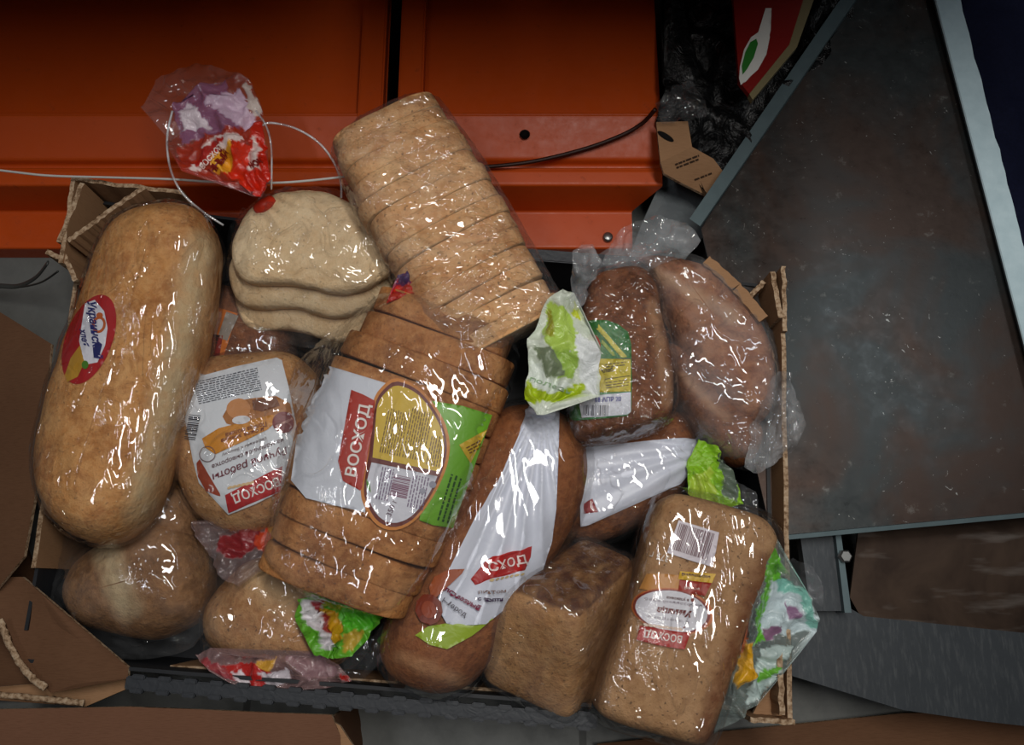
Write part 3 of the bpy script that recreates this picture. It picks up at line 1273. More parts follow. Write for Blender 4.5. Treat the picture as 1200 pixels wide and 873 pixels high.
# black plastic crate inside
cr = NT('black_crate')
n1 = cr.noise(cr.coord(), 60, 4)
cr.principled(cr.mix(n1, srgb(34, 36, 40), srgb(24, 25, 28)), 0.5, 0, 0.35, cr.bump(n1, 0.15, 0.001))
M_crate = cr.m
t = thing('plastic_crate', 'black plastic crate with a notched rim lining the cardboard tray', 'crate', (0, 0, 0.006))
IN = 0.010
cpt = []
for p_ in (TL, TR, BR, BL):
    cpt.append(Vector((p_.x + (cenx - p_.x) * IN * 2.6, p_.y + (ceny - p_.y) * IN * 2.6, 0)))
cpt[2] = P(912, 846, 0.12); cpt[2].z = 0
cpt[3] = P(20, 776, 0.12); cpt[3].z = 0
cz = 0.118
for i in range(4):
    a, b = cpt[i], cpt[(i + 1) % 4]
    if i == 3:
        a = a.lerp(b, 0.06)
    mx_, my_ = (a.x + b.x) / 2, (a.y + b.y) / 2
    wall_board('wall', (a.x, a.y), (b.x, b.y), 0.008, 0.008, cz, cz, 0.003, M_crate, M_crate, t, (cenx - mx_, ceny - my_), wob=0.0005)
V = [Vector((p_.x, p_.y, z_)) for z_ in (0.012, 0.008) for p_ in cpt]
mk('base', V, [(0, 3, 2, 1), (4, 5, 6, 7), (0, 1, 5, 4), (1, 2, 6, 5), (2, 3, 7, 6), (3, 0, 4, 7)], M_crate, t, smooth=False)
# notched front rim
A3, B3 = P(146, 800, 0.122), P(700, 846, 0.122)
d3 = (B3 - A3)
L3 = d3.length
d3.normalize()
ang3 = math.atan2(d3.y, d3.x)
nrm3 = Vector((-d3.y, d3.x, 0))
M_crl = ink((44, 47, 52), 0.5, 0.4, 'grey_black_plastic')
c0 = A3 + d3 * (L3 / 2)
mk('rim', *boxvf(c0.x, c0.y, 0.119, L3, 0.011, 0.005, ang3, 0.001), M_crl, t, smooth=False)
nt = 18
for k in range(nt):
    q_ = A3 + d3 * (L3 * (k + 0.5) / nt)
    V, F = join(boxvf(q_.x + nrm3.x * 0.0055, q_.y + nrm3.y * 0.0055, 0.1205, L3 / nt * 0.5, 0.004, 0.006, ang3, 0.0008),
                boxvf(q_.x - nrm3.x * 0.0055, q_.y - nrm3.y * 0.0055, 0.1205, L3 / nt * 0.5, 0.004, 0.006, ang3, 0.0008))
    mk('notch', V, F, M_crl, t, smooth=False)
# back rim seen between the loaves
A4, B4 = P(600, 296, 0.124), P(812, 312, 0.124)
d4 = (B4 - A4)
c0 = A4 + d4 / 2
mk('rim', *boxvf(c0.x, c0.y, 0.121, d4.length, 0.012, 0.005, math.atan2(d4.y, d4.x), 0.001), M_crl, t, smooth=False)

# ================================================================== BREAD
FILM = film_mat('clear_film', 42, haze=0.025, strength=0.65)
FILM_T = film_mat('tight_film', 60, (1, 0.35, 1), 0.45, 0.012, 0.6)
FILM_L = film_mat('loose_film', 32, haze=0.04, strength=0.85)
PRINT = printed_mat('printed_film')

M_white_loaf = bread_mat('wheat_loaf_crust', srgb(158, 98, 48), srgb(204, 142, 80), srgb(220, 168, 108), srgb(206, 178, 136), 0.4)
M_pale = bread_mat('pale_bread', srgb(196, 156, 108), srgb(226, 190, 142), srgb(238, 210, 168), srgb(240, 218, 180), 0.5)
M_pale_crust = bread_mat('pale_crust', srgb(186, 124, 72), srgb(216, 160, 106), srgb(232, 188, 138), srgb(230, 200, 155), 0.6)
M_mid = bread_mat('brown_slices', srgb(128, 76, 38), srgb(172, 112, 62), srgb(200, 144, 90), srgb(200, 156, 108), 0.5)
M_dark = bread_mat('rye_crust', srgb(74, 40, 22), srgb(112, 64, 36), srgb(150, 94, 58), srgb(170, 126, 92), 0.4)
M_warm = bread_mat('glossy_brown_crust', srgb(96, 50, 24), srgb(136, 78, 40), srgb(164, 104, 60), srgb(180, 130, 90), 0.35, 14)
M_grey = bread_mat('rye_wheat_crust', srgb(146, 104, 68), srgb(172, 130, 88), srgb(190, 148, 106), srgb(118, 70, 38), 0.8)
M_round = bread_mat('round_loaf_crust', srgb(150, 98, 54), srgb(186, 132, 82), srgb(208, 160, 108), srgb(214, 176, 130), 0.7)
M_roll = bread_mat('roll_crust', srgb(110, 74, 44), srgb(146, 102, 62), srgb(166, 122, 80), srgb(205, 180, 140), 0.4)


def mask_line(verts, a, b, width):
    """floury streak: 1 near the pixel line a-b, 0 away"""
    res = []
    ax, ay = a
    dx, dy = b[0] - ax, b[1] - ay
    L2 = dx * dx + dy * dy
    for v in verts:
        x, y = to_px(v)
        t_ = max(0, min(1, ((x - ax) * dx + (y - ay) * dy) / L2))
        d = math.hypot(x - ax - dx * t_, y - ay - dy * t_) + 4 * noise.noise(Vector(v) * 60)
        res.append(max(0.0, min(1.0, 1.4 - d / width)))
    return res


def slices(root, p0, p1, z0, z1, hw, hh, n, mat, crumb, e=0.6, jit=0.0015, gap=0.06, lean=0.0, wfun=None, seed=0, name='slice'):
    """n slices along the axis p0 -> p1 (pixels at z0, z1); hw half width px, hh half height m. Returns the hull"""
    rr = random.Random(seed)
    A, B = P(p0[0], p0[1], z0), P(p1[0], p1[1], z1)
    ax = (B - A).normalized()
    L = (B - A).length
    sidev = ax.cross(Vector((0, 0, 1))).normalized()
    upv = sidev.cross(ax).normalized()
    k = (CAM - (A + B) / 2).length / FPX
    hwm = hw * k
    th = L / n
    NS = 44
    HV, HF = [], []
    for s in range(n):
        tt = (s + 0.5) / n
        c = A.lerp(B, tt) + sidev * rr.uniform(-jit, jit) + upv * rr.uniform(-jit, jit) * 0.8
        f = wfun(tt) if wfun else 1.0
        V, F, I = [], [], []
        st = [(-0.5, 0.90), (-0.48, 0.965), (-0.42, 1.0), (0.42, 1.0), (0.48, 0.965), (0.5, 0.90)]
        tw = rr.uniform(-0.03, 0.03)
        for (u, sc) in st:
            for q in range(NS):
                an = 2 * math.pi * q / NS
                ca, sa = math.cos(an), math.sin(an)
                xx = math.copysign(abs(ca) ** e, ca) * hwm * f * (sc if sc == 1 else 1 - (1 - sc) * 0.35)
                yy = math.copysign(abs(sa) ** e, sa) * hh * f * (sc if sc == 1 else 1 - (1 - sc) * 0.35)
                p_ = c + ax * (u * th * (1 - gap)) + sidev * xx + upv * yy + ax * (yy * lean + xx * tw)
                nz = noise.noise(p_ * 50 + Vector((seed, s * 0.1, 0))) * 0.0014
                p_ += (sidev * ca + upv * sa) * nz
                V.append(p_)
        for a in range(len(st) - 1):
            for q in range(NS):
                q2 = (q + 1) % NS
                F.append((a * NS + q, (a + 1) * NS + q, (a + 1) * NS + q2, a * NS + q2))
                I.append(1 if a in (0, len(st) - 2) else 0)
        F.append(tuple(range(NS)))
        F.append(tuple((len(st) - 1) * NS + q for q in range(NS))[::-1])
        I += [1, 1]
        mk(name, V, F, [mat, crumb], root, mat_idx=I)
        HV_, HF_ = V, F
        o_ = len(HV)
        HV += HV_
        HF += [tuple(i + o_ for i in f_) for f_ in HF_]
    # smooth enclosing sleeve
    rings = 40
    SV, SF = [], []
    for r in range(rings + 1):
        tt = r / rings
        c = A.lerp(B, tt)
        f = wfun(tt) if wfun else 1.0
        end = min(1.0, (1 - abs(2 * tt - 1)) * 9)
        sc = (1 - (1 - end) ** 2 * 0.25) * 1.015
        for q in range(NS * 2):
            an = math.pi * q / NS
            ca, sa = math.cos(an), math.sin(an)
            yy = math.copysign(abs(sa) ** e, sa) * hh * f * sc
            SV.append(c + ax * ((2 * tt - 1) * 0.002 + yy * lean) + sidev * (math.copysign(abs(ca) ** e, ca) * hwm * f * sc) + upv * yy)
    m = NS * 2
    for r in range(rings):
        for q in range(m):
            q2 = (q + 1) % m
            SF.append((r * m + q, (r + 1) * m + q, (r + 1) * m + q2, r * m + q2))
    SF.append(tuple(range(m)))
    SF.append(tuple(rings * m + q for q in range(m))[::-1])
    return SV, SF


# ---- 1 long wheat loaf, left
t = thing('packaged_bread', 'long golden wheat loaf in tight film with an oval red-rimmed label, at far left', 'bread', base_at(155, 440, 0.06))
O1 = [(205, 243), (240, 255), (257, 290), (255, 340), (243, 400), (225, 460), (205, 520), (183, 585), (152, 625), (115, 636), (75, 616), (52, 570), (50, 520), (60, 465), (84, 390), (105, 335), (128, 283), (162, 252)]
z1 = 0.145
H1 = hull_data(O1, [(198, 300), (118, 575)], z1, 0.042, 0.045, 0.85, disp=0.0015, lump=0.003, seed=1)
mk('loaf', *H1, M_white_loaf, t, attrs={'mask': mask_line(H1[0], (236, 290), (165, 600), 20)})
b1 = bvh_of(H1)
wrap_film('wrapper', H1, FILM_T, t, 0.0011, 60, 0.003, 1.0, (1.0, 0.4, 0.45))
lb = decal('label', ell(105, 398, 27, 55, 0.36, 40), (176, 28, 32), b1, t, 0.0010)
decal('oval', [(112, 352), (123, 365), (127, 385), (124, 405), (115, 425), (100, 428), (94, 400), (98, 375), (101, 356)], (226, 226, 236), b1, lb, 0.0014)
decal('wheat_field', [(95, 405), (100, 425), (92, 442), (80, 448), (77, 440), (84, 420)], (196, 146, 48), b1, lb, 0.0014)
text_px('Украинский', (104, 354), (112, 422), 9.5, b1, (34, 40, 110), lb, 0.0019, 0.03, 0.3)
text_px('хлеб', (95, 386), (99, 408), 7, b1, (34, 40, 110), lb, 0.0019, 0.03, 0.3)
ring = ell(117, 381, 8, 10, 0.2, 22)
ring2 = ell(117, 381, 5, 7, 0.2, 22)
decal('pretzel', [[ring[i], ring[(i + 1) % 22], ring2[(i + 1) % 22], ring2[i]] for i in range(22)] + [ell(118, 370, 4, 3.4, 0, 10)], (196, 96, 40), b1, lb, 0.0018, step=None)
decal('ribbon', [(116, 400), (121, 404), (118, 416), (111, 420), (110, 410)], (34, 40, 100), b1, lb, 0.0020, step=None)
decal('seal', ell(101, 428, 4, 5, 0, 12), (76, 130, 40), b1, lb, 0.0020, step=None)

# ---- 2 pale sliced bread in a bag tied with red, top
t = thing('packaged_bread', 'pale bread slices in a clear bag gathered with a red tie and printed tail', 'bread', base_at(360, 310, 0.06))
base2 = [(288, 250), (328, 230), (385, 230), (432, 258), (458, 305), (440, 330), (395, 345), (340, 335), (285, 330), (270, 290)]
hs = []
for k in range(3):
    dx, dy = 4 + k * 5.0, k * 27
    ol = [(x * (1 - 0.012 * k) + 360 * 0.012 * k + dx * 0.4, y * 1.0 + dy) for x, y in base2]
    h = hull_data(ol, [(320, 285 + dy), (400, 290 + dy)], 0.150 - k * 0.022, 0.0125, 0.0125, 0.55, rings=18, disp=0.0018, dfreq=60, seed=2 + k, lump=0.005)
    hs.append(h)
    mk('slice', *h, M_pale, t, attrs={'mask': [0.3 + 0.5 * noise.noise(v * 30) for v in h[0]]})
hb2 = join(*hs)
bo2 = [(300, 236), (330, 222), (390, 222), (440, 250), (468, 305), (462, 345), (425, 385), (370, 408), (310, 392), (275, 360), (264, 310), (272, 262)]
membrane('bag', bo2, 0.105, bvh_of(hb2), FILM, t, step=4.2, amp=0.0016, freq=48, seed=2, tie=(306, 240), pleat=0.005, npleat=13, smooth_n=90)
# gathered neck
tube('tie', [P(303, 246, 0.158), P(310, 240, 0.163), P(318, 236, 0.158)], 0.006, ink((196, 48, 22), 0.5), t, n=10)
neck = [(296, 256), (322, 250), (316, 236), (312, 225), (302, 225), (303, 238)]
membrane('bag_neck', neck, 0.158, None, FILM, t, step=2.5, amp=0.003, freq=90, seed=4)
paint = [(None, (150, 84, 84), 0.22),
         ([(205, 180), (300, 130), (305, 225), (215, 215)], (186, 52, 30), 0.55),
         ([(200, 120), (262, 98), (280, 150), (212, 172)], (150, 108, 150), 0.55),
         ([(215, 130), (222, 122), (248, 150), (212, 158)], (228, 216, 226), 0.85),
         ([(240, 128), (278, 108), (300, 142), (290, 152), (262, 142)], (214, 190, 214), 0.8),
         ([(222, 208), (242, 172), (280, 155), (286, 165), (248, 190), (234, 210)], (226, 206, 202), 0.9),
         ([(262, 206), (278, 168), (300, 175), (296, 232), (275, 215)], (202, 44, 16), 0.95),
         ([(286, 210), (298, 150), (310, 130), (314, 225), (303, 238)], (190, 34, 14), 0.95),
         ([(245, 208), (250, 186), (275, 170), (268, 206)], (226, 160, 40), 0.95),
         ([(228, 192), (246, 172), (262, 168), (252, 190), (236, 202)], (170, 36, 28), 0.95),
         ([(284, 100), (296, 104), (304, 130), (296, 134), (288, 124)], (206, 192, 184), 0.9),
         ([(290, 186), (300, 158), (306, 180), (302, 202), (290, 204)], (224, 206, 200), 0.95)]
tail2 = [(196, 170), (198, 140), (212, 118), (222, 114), (240, 106), (262, 98), (282, 94), (292, 98), (302, 120), (309, 150), (314, 190), (314, 222), (309, 236), (300, 236), (290, 226), (270, 216), (240, 212), (215, 208), (208, 190), (198, 186)]
o, tv = membrane('bag_tail', tail2, (0.19, 305, 236, 0.0, -0.0001), None, PRINT, t, step=2.6, amp=0.0045, freq=48, seed=6, tie=(306, 238), pleat=0.004, npleat=16, paint=paint)
bt = bvh_of(tv)
text_px('ВОСХОД', (238, 198), (262, 172), 6, bt, (236, 214, 206), o, 0.0012, 0.03)
text_px('ННЫЙ', (251, 204), (270, 180), 9, bt, (120, 26, 20), o, 0.0014, 0.05)
text_px('НОЧ', (295, 198), (308, 190), 7, bt, (120, 26, 20), o, 0.0014, 0.05)
membrane('bag_end', [(165, 130), (180, 95), (215, 75), (262, 80), (290, 96), (262, 104), (222, 114), (205, 135), (196, 165), (190, 150)], (0.20, 200, 120, 0, 0), None, FILM_L, t, step=4, amp=0.004, freq=40, seed=12)

# ---- 3 long sliced loaf over the rear rim
t = thing('packaged_bread', 'long sliced pale loaf in tight wrinkled film leaning over the back rim', 'bread', base_at(520, 270, 0.09))
H3 = slices(t, (449, 148), (592, 402), 0.185, 0.150, 71, 0.040, 14, M_pale_crust, M_pale, 0.55, 0.0022, 0.02, 0.0, lambda u: (0.90 + 0.15 * min(1, u * 3)) * (1 - 0.04 * max(0, u - .7)), 3)
FILM_3 = film_mat('wrinkled_film', 70, (0.6, 1.3, 1), -0.5, 0.035, 0.9)
wrap_film('wrapper', H3, FILM_3, t, 0.0015, 70, 0.0035, 3.0, (0.4, 0.5, 1.4))
membrane('film_seal', [(452, 128), (474, 120), (498, 126), (492, 138), (470, 142), (455, 142)], 0.20, None, FILM, t, step=3, amp=0.003, freq=90, seed=8)

# ---- 4 small pack with orange label, underneath
t = thing('packaged_bread', 'half hidden brown loaf with a small orange label, between the three loaves at left', 'bread', base_at(270, 390, 0.04))
H4 = hull_data([(222, 345), (270, 340), (318, 360), (345, 400), (330, 440), (240, 445), (212, 410)], [(260, 385), (290, 405)], 0.075, 0.035, 0.035, 0.6, seed=4)
mk('loaf', *H4, M_dark, t)
b4 = bvh_of(H4)
lb = decal('label', [(246, 358), (279, 368), (262, 420), (232, 414)], (206, 110, 30), b4, t, 0.002)
decal('patch', [(266, 366), (280, 371), (267, 400), (256, 396)], (150, 140, 130), b4, lb, 0.0026)
decal('banner', [(248, 392), (262, 394), (258, 418), (243, 416)], (140, 34, 20), b4, lb, 0.0026)
text_px('хлебный', (252, 416), (258, 394), 7, b4, (30, 18, 14), lb, 0.0032, 0.03)
wrap_film('wrapper', H4, FILM_L, t, 0.0015, 40, 0.005, 4.0)

# ---- 5 round loaf with the white upside-down label
t = thing('packaged_bread', 'round brown loaf with a white label printed upside down, left of the centre loaf', 'bread', base_at(295, 520, 0.04))
O5 = [(240, 428), (300, 416), (355, 420), (385, 470), (382, 560), (352, 608), (295, 628), (242, 606), (212, 555), (206, 495), (216, 452)]
H5 = hull_data(O5, [(285, 500), (305, 545)], 0.098, 0.045, 0.045, 0.72, seed=5, lump=0.003)
mk('loaf', *H5, M_round, t, attrs={'mask': [0.0] * len(H5[0])})
b5 = bvh_of(H5)
lb = decal('label', [(222, 446), (274, 432), (324, 421), (330, 424), (338, 455), (347, 500), (338, 530), (332, 560), (326, 577), (300, 590), (269, 602), (263, 584), (246, 576), (235, 566), (228, 540), (222, 500), (215, 472)], (224, 228, 234), b5, t, 0.0028, 4)
L = lambda x, y: (200 + x / 4.3625, 410 + y / 4.365)
LL = lambda pts: [L(x, y) for x, y in pts]
decal('picture', LL([(270, 345), (300, 290), (360, 262), (430, 250), (540, 240), (610, 280), (620, 330), (540, 350), (440, 340), (330, 390), (290, 380)]), (176, 112, 52), b5, lb, 0.0033)
decal('egg', [ell(*L(352, 305), 14, 12, 0, 20)], (206, 140, 84), b5, lb, 0.0038)
decal('egg_white', [ell(*L(366, 362), 10.5, 5, -0.1, 18)], (232, 232, 236), b5, lb, 0.0043, step=None)
decal('wheat', LL([(420, 260), (540, 245), (560, 290), (470, 320), (425, 310)]), (120, 66, 34), b5, lb, 0.0038)
decal('band', LL([(170, 455), (250, 405), (400, 365), (520, 335), (560, 350), (500, 410), (380, 470), (235, 535), (185, 500)]), (214, 140, 36), b5, lb, 0.0040)
text_px('Польза молока', L(492, 372), L(285, 432), 5.2, b5, (120, 50, 20), lb, 0.0048, 0.02, 0.2)
text_px('и сила злаков', L(480, 402), L(262, 462), 4.6, b5, (120, 50, 20), lb, 0.0048, 0.02, 0.2)
text_px('Ручной работы', L(590, 500), L(215, 640), 8.2, b5, (110, 30, 48), lb, 0.0038, 0.015, 0.2)
text_px('на молочной сыворотке', L(575, 455), L(215, 590), 5, b5, (90, 40, 50), lb, 0.0038, 0.01, 0.2)
text_px('бережная к Вашему', L(490, 450), L(265, 535), 3.4, b5, (90, 60, 60), lb, 0.0038, 0.0, 0.2)
decal('seal', [ell(*L(577, 375), 12.5, 12.5, 0, 24)], (120, 24, 30), b5, lb, 0.0044)
text_px('новинка', L(618, 352), L(538, 392), 3.4, b5, (220, 170, 160), lb, 0.0050, 0.02)
arc = [(158, 560), (170, 640), (200, 700), (260, 735), (262, 748), (190, 720), (150, 650), (142, 580)]
decal('arc', LL(arc), (158, 62, 30), b5, lb, 0.0036)
decal('banner', LL([(286, 742), (420, 690), (480, 640), (572, 596), (560, 720), (440, 768), (304, 828)]), (186, 34, 36), b5, lb, 0.0040)
text_px('ВОСХОД', L(548, 650), L(318, 742), 10, b5, (240, 232, 228), lb, 0.0046, 0.02)
decal('ears', [ell(*L(310 + 22 * k, 705 - 5 * k), 3.2, 1.5, -0.5, 8) for k in range(6)], (226, 190, 140), b5, lb, 0.0044, step=None)
u, v = (0.975, -0.222), (0.222, 0.975)
decal('fine_print', quad_rows((226, 450), u, v, 11, 3, 78, 0, 27, 0.45, seed=8), (96, 100, 110), b5, lb, 0.0034, step=None)
decal('barcode', bars((222, 486), (-0.2, 0.98), (0.98, 0.12), 0, 30, 2, 15, 14), (50, 50, 60), b5, lb, 0.0034, step=None)
decal('badge', [[a, b, c_, d_] for a, b, c_, d_ in zip(ell(*L(198, 535), 9.2, 9.2, 0, 20), ell(*L(198, 535), 9.2, 9.2, 0, 20)[1:] + ell(*L(198, 535), 9.2, 9.2, 0, 20)[:1], ell(*L(198, 535), 8.3, 8.3, 0, 20)[1:] + ell(*L(198, 535), 8.3, 8.3, 0, 20)[:1], ell(*L(198, 535), 8.3, 8.3, 0, 20))], (120, 90, 90), b5, lb, 0.0046, step=None)
bo5 = [(228, 428), (300, 405), (372, 402), (402, 430), (400, 560), (362, 616), (295, 640), (236, 614), (204, 560), (198, 495), (208, 446)]
membrane('bag', bo5, 0.085, b5, FILM, t, step=4.5, amp=0.0014, freq=45, seed=15, clear=0.0062, smooth_n=90)

# ---- 6 sliced loaf in the centre
t = thing('packaged_bread', 'sliced brown loaf in the centre under a white, yellow and green printed band', 'bread', base_at(455, 530, 0.07))
H6 = slices(t, (528, 368), (392, 692), 0.158, 0.150, 101, 0.044, 11, M_mid, M_mid, 0.66, 0.0030, 0.03, 0.12, lambda u: (0.92 + 0.10 * math.sin(math.pi * min(1, u * 1.1))) * (1.0 - 0.16 * max(0.0, u - 0.55)) * (0.86 + 0.14 * min(1, u * 5)), 6)
b6 = bvh_of(H6)
Q = lambda x, y: (340 + x / 3.967, 410 + y / 3.967)
QQ = lambda pts: [Q(x, y) for x, y in pts]
lb = decal('label', QQ([(110, 58), (230, 92), (340, 130), (455, 160), (420, 400), (380, 600), (350, 755), (200, 720), (80, 690), (14, 608), (40, 440), (70, 240), (95, 180)]), (216, 220, 230), b6, t, 0.0030, 5)
lg = decal('label', QQ([(650, 238), (800, 262), (930, 302), (890, 390), (815, 500), (790, 640), (745, 822), (660, 812), (600, 790), (700, 500)]), (112, 172, 44), b6, t, 0.0030, 5)
egg = [(500, 135), (600, 178), (680, 270), (725, 360), (740, 460), (715, 570), (650, 700), (570, 800), (480, 838), (400, 808), (345, 720), (333, 640), (365, 500), (380, 380), (390, 240), (440, 165)]
cxg, cyg = 540, 490


def shrink(pts, k, kx=None):
    return [(cxg + (x - cxg) * (kx or k), cyg + (y - cyg) * k) for x, y in pts]


le = decal('egg_label', QQ(egg), (206, 128, 48), b6, t, 0.0036, 5, smooth_n=60)
decal('inner_ring', QQ(shrink(egg, 0.955, 0.93)), (104, 34, 20), b6, le, 0.0041, 5, smooth_n=60)
inner = shrink(egg, 0.90, 0.87)
il = cr_closed(inner, 70)
yl = lambda x: 500 + (x - 375) * 70 / 325
yel = [tuple(p_) for p_ in il if p_[1] < yl(p_[0])]
wht = [tuple(p_) for p_ in il if p_[1] >= yl(p_[0])]


def order(pp):
    mx_, my_ = sum(p_[0] for p_ in pp) / len(pp), sum(p_[1] for p_ in pp) / len(pp)
    return sorted(pp, key=lambda p_: math.atan2(p_[1] - my_, p_[0] - mx_))


decal('yellow_field', QQ(order(yel)), (212, 176, 40), b6, le, 0.0046, 5)
decal('white_field', QQ(order(wht)), (214, 214, 224), b6, le, 0.0046, 5)
ur = (0.21, -0.978)      # writing runs upwards
vr = (0.978, 0.21)
decal('fine_print', quad_rows(Q(400, 490), ur, vr, 9, 4, 56, 4, 30, 0.42, seed=2) + quad_rows(Q(520, 515), ur, vr, 9, 4, 62, 0, 26, 0.42, seed=3) + quad_rows(Q(628, 545), ur, vr, 6, 3, 38, 0, 17, 0.42, seed=4), (110, 84, 22), b6, le, 0.0051, step=None)
decal('fine_print', quad_rows(Q(400, 700), ur, vr, 5, 2, 40, 0, 16, 0.4, seed=5) + quad_rows(Q(525, 740), ur, vr, 6, 4, 42, 4, 24, 0.4, seed=9), (120, 100, 130), b6, le, 0.0051, step=None)
decal('barcode', bars(Q(465, 675), ur, vr, 0, 26, 0, 20, 14, 5), (120, 54, 90), b6, le, 0.0051, step=None)
decal('icon', [ell(*Q(660, 625), 4, 4, 0, 12), ell(*Q(615, 655), 3.4, 3.4, 0, 12)], (150, 150, 165), b6, le, 0.0052, step=None)
text_px('350 г', Q(470, 775), Q(500, 700), 6, b6, (90, 60, 80), le, 0.0053, 0.01)
bn = decal('banner', QQ([(290, 190), (345, 212), (398, 240), (385, 380), (360, 500), (338, 640), (330, 655), (250, 610), (228, 520), (255, 380)]), (176, 48, 30), b6, lb, 0.0040, 4)
text_px('ВОСХОД', Q(308, 592), Q(378, 262), 12.5, b6, (238, 226, 220), lb, 0.0055, 0.02)
decal('leaf', QQ([(358, 600), (375, 625), (380, 665), (362, 640)]), (90, 140, 50), b6, le, 0.0052, step=None)
decal('corner_patch', QQ([(782, 442), (905, 368), (870, 440), (830, 525)]), (206, 170, 50), b6, lg, 0.0036, 4)
decal('fine_print', quad_rows(Q(660, 790), (0.3, -0.954), (0.954, 0.3), 3, 2, 58, 4, 20, 0.4, seed=11), (40, 80, 24), b6, lg, 0.0036, step=None)
decal('patch_print', quad_rows(Q(800, 450), (0.86, -0.5), (0.5, 0.86), 3, 2, 20, 2, 12, 0.5, seed=12), (120, 84, 30), b6, lg, 0.0041, step=None)
bo6 = [(348, 425), (385, 392), (430, 362), (475, 336), (530, 345), (580, 378), (608, 412), (600, 455), (578, 490), (562, 540), (548, 600), (520, 655), (485, 700), (450, 722), (400, 716), (358, 700), (328, 660), (318, 600), (326, 520), (336, 460)]
membrane('bag', bo6, 0.135, b6, film_mat('centre_bag_film', 34, (1, 0.5, 1), -0.5, 0.022, 0.55), t, step=4.5, amp=0.0016, freq=40, seed=21, clear=0.0078, smooth_n=120)
mg = [(None, (96, 168, 44), 0.92),
      ([(350, 705), (372, 700), (378, 722), (372, 742), (358, 735)], (220, 216, 220), 0.95),
      ([(362, 704), (375, 703), (372, 722)], (150, 40, 50), 0.95),
      ([(372, 712), (392, 718), (402, 748), (385, 750)], (196, 150, 30), 0.95),
      ([(366, 730), (384, 740), (392, 758), (378, 764)], (206, 200, 205), 0.95),
      ([(376, 722), (384, 724), (384, 740), (374, 738)], (150, 50, 44), 0.95),
      ([(404, 742), (425, 738), (415, 760), (400, 762)], (190, 160, 60), 0.9),
      ([(392, 702), (448, 706), (444, 730), (418, 744), (396, 730)], (90, 186, 46), 0.97)]
membrane('bag_tail', [(350, 702), (370, 696), (400, 700), (430, 706), (450, 716), (446, 732), (430, 748), (412, 766), (392, 774), (370, 768), (356, 750), (348, 725)], (0.135, 400, 730, 0, 0), None, PRINT, t, step=2.4, amp=0.005, freq=60, seed=31, tie=(400, 700), pleat=0.004, npleat=20, paint=mg)
membrane('bag_end', [(398, 778), (430, 748), (450, 730), (490, 700), (484, 735), (450, 762), (430, 772), (420, 800), (402, 800)], (0.125, 430, 750, 0, 0), None, FILM, t, step=4, amp=0.004, freq=60, seed=33)

# ---- 7 glossy brown loaf with the white ribbon print
t = thing('packaged_bread', 'glossy brown oval loaf with white pleated printed strip, bag knotted at its top end', 'bread', base_at(580, 640, 0.05))
O7 = [(590, 482), (635, 477), (676, 500), (689, 545), (680, 600), (648, 660), (610, 720), (570, 785), (525, 812), (474, 802), (448, 765), (462, 705), (500, 630), (530, 550), (556, 502)]
H7 = hull_data(O7, [(625, 540), (512, 745)], 0.112, 0.046, 0.045, 0.85, seed=7, lump=0.002)
mk('loaf', *H7, M_warm, t, attrs={'mask': mask_line(H7[0], (470, 770), (540, 800), 8)})
b7 = bvh_of(H7)
R = lambda x, y: (440 + x / 2.5675, 440 + y / 2.5675)
RR = lambda pts: [R(x, y) for x, y in pts]
rib = RR([(462, 100), (442, 170), (415, 310), (340, 420), (290, 500), (250, 590), (200, 630), (186, 690), (215, 745), (245, 752), (330, 745), (400, 690), (490, 600), (525, 500), (540, 400), (548, 250), (550, 110), (500, 92)])
pts, fs, bnd = triangulate(rib, 2.6)
Vr = lay(b7, pts, 0.003)
kx, ky = R(500, 90)
Vn = []
for (x, y), p_ in zip(pts, Vr):
    th = math.atan2(x - kx, max(y - ky, 1))
    r_ = math.hypot(x - kx, y - ky)
    Vn.append(p_ + Vector((0, 0, 1)) * (0.0020 * (1 - 2 * abs(math.sin(th * 22 + 0.5 * noise.noise(Vector((x * .02, y * .02, 0)))))) + 0.0015) * min(1, r_ / 30))
Ff = []
for f in fs:
    a, b, c = Vn[f[0]], Vn[f[1]], Vn[f[2]]
    Ff.append(f if (b - a).cross(c - a).z > 0 else f[::-1])
wp = NT('white_polythene')
n1 = wp.noise(wp.coord(), 60, 3, 0.6)
wp.principled(srgb(222, 226, 240), 0.35, 0, 0.4, wp.bump(n1, 0.2, 0.003))
M_wp = wp.m
lb = mk('printed_strip', Vn, Ff, M_wp, t)
bvr = bvh_of((Vn, Ff))
bvj = bvh_of(join((Vn, Ff), H7))
decal('banner', RR([(470, 513), (466, 545), (448, 585), (400, 592), (345, 612), (300, 630), (286, 612), (330, 560), (352, 545), (405, 540)]), (182, 36, 34), bvr, lb, 0.0009, 3)
text_px('СХОД', R(345, 590), R(455, 562), 10, bvr, (236, 214, 210), lb, 0.0018, 0.02)
decal('ears', [ell(*R(350 + 15 * k, 615 - 3 * k), 2.6, 1.3, -0.5, 8) for k in range(7)], (200, 176, 130), bvr, lb, 0.0015, step=None)
text_px('полезный', (523, 693), (562, 716), 5.5, bvj, (120, 26, 60), lb, 0.0045, 0.03)
text_px('Народ', (520, 706), (546, 723), 6, bvj, (70, 60, 70), lb, 0.0045, 0.0)
text_px('с опти', (561, 704), (588, 703), 4.5, bvj, (60, 40, 70), lb, 0.0045, 0.03)
text_px('питом', (562, 696), (592, 693), 4.5, bvj, (120, 90, 80), lb, 0.0045, 0.0)
decal('green_band', RR([(122, 782), (160, 755), (215, 745), (245, 752), (330, 745), (352, 728), (290, 780), (215, 822), (165, 810)]), (160, 186, 40), b7, t, 0.0032, 4)
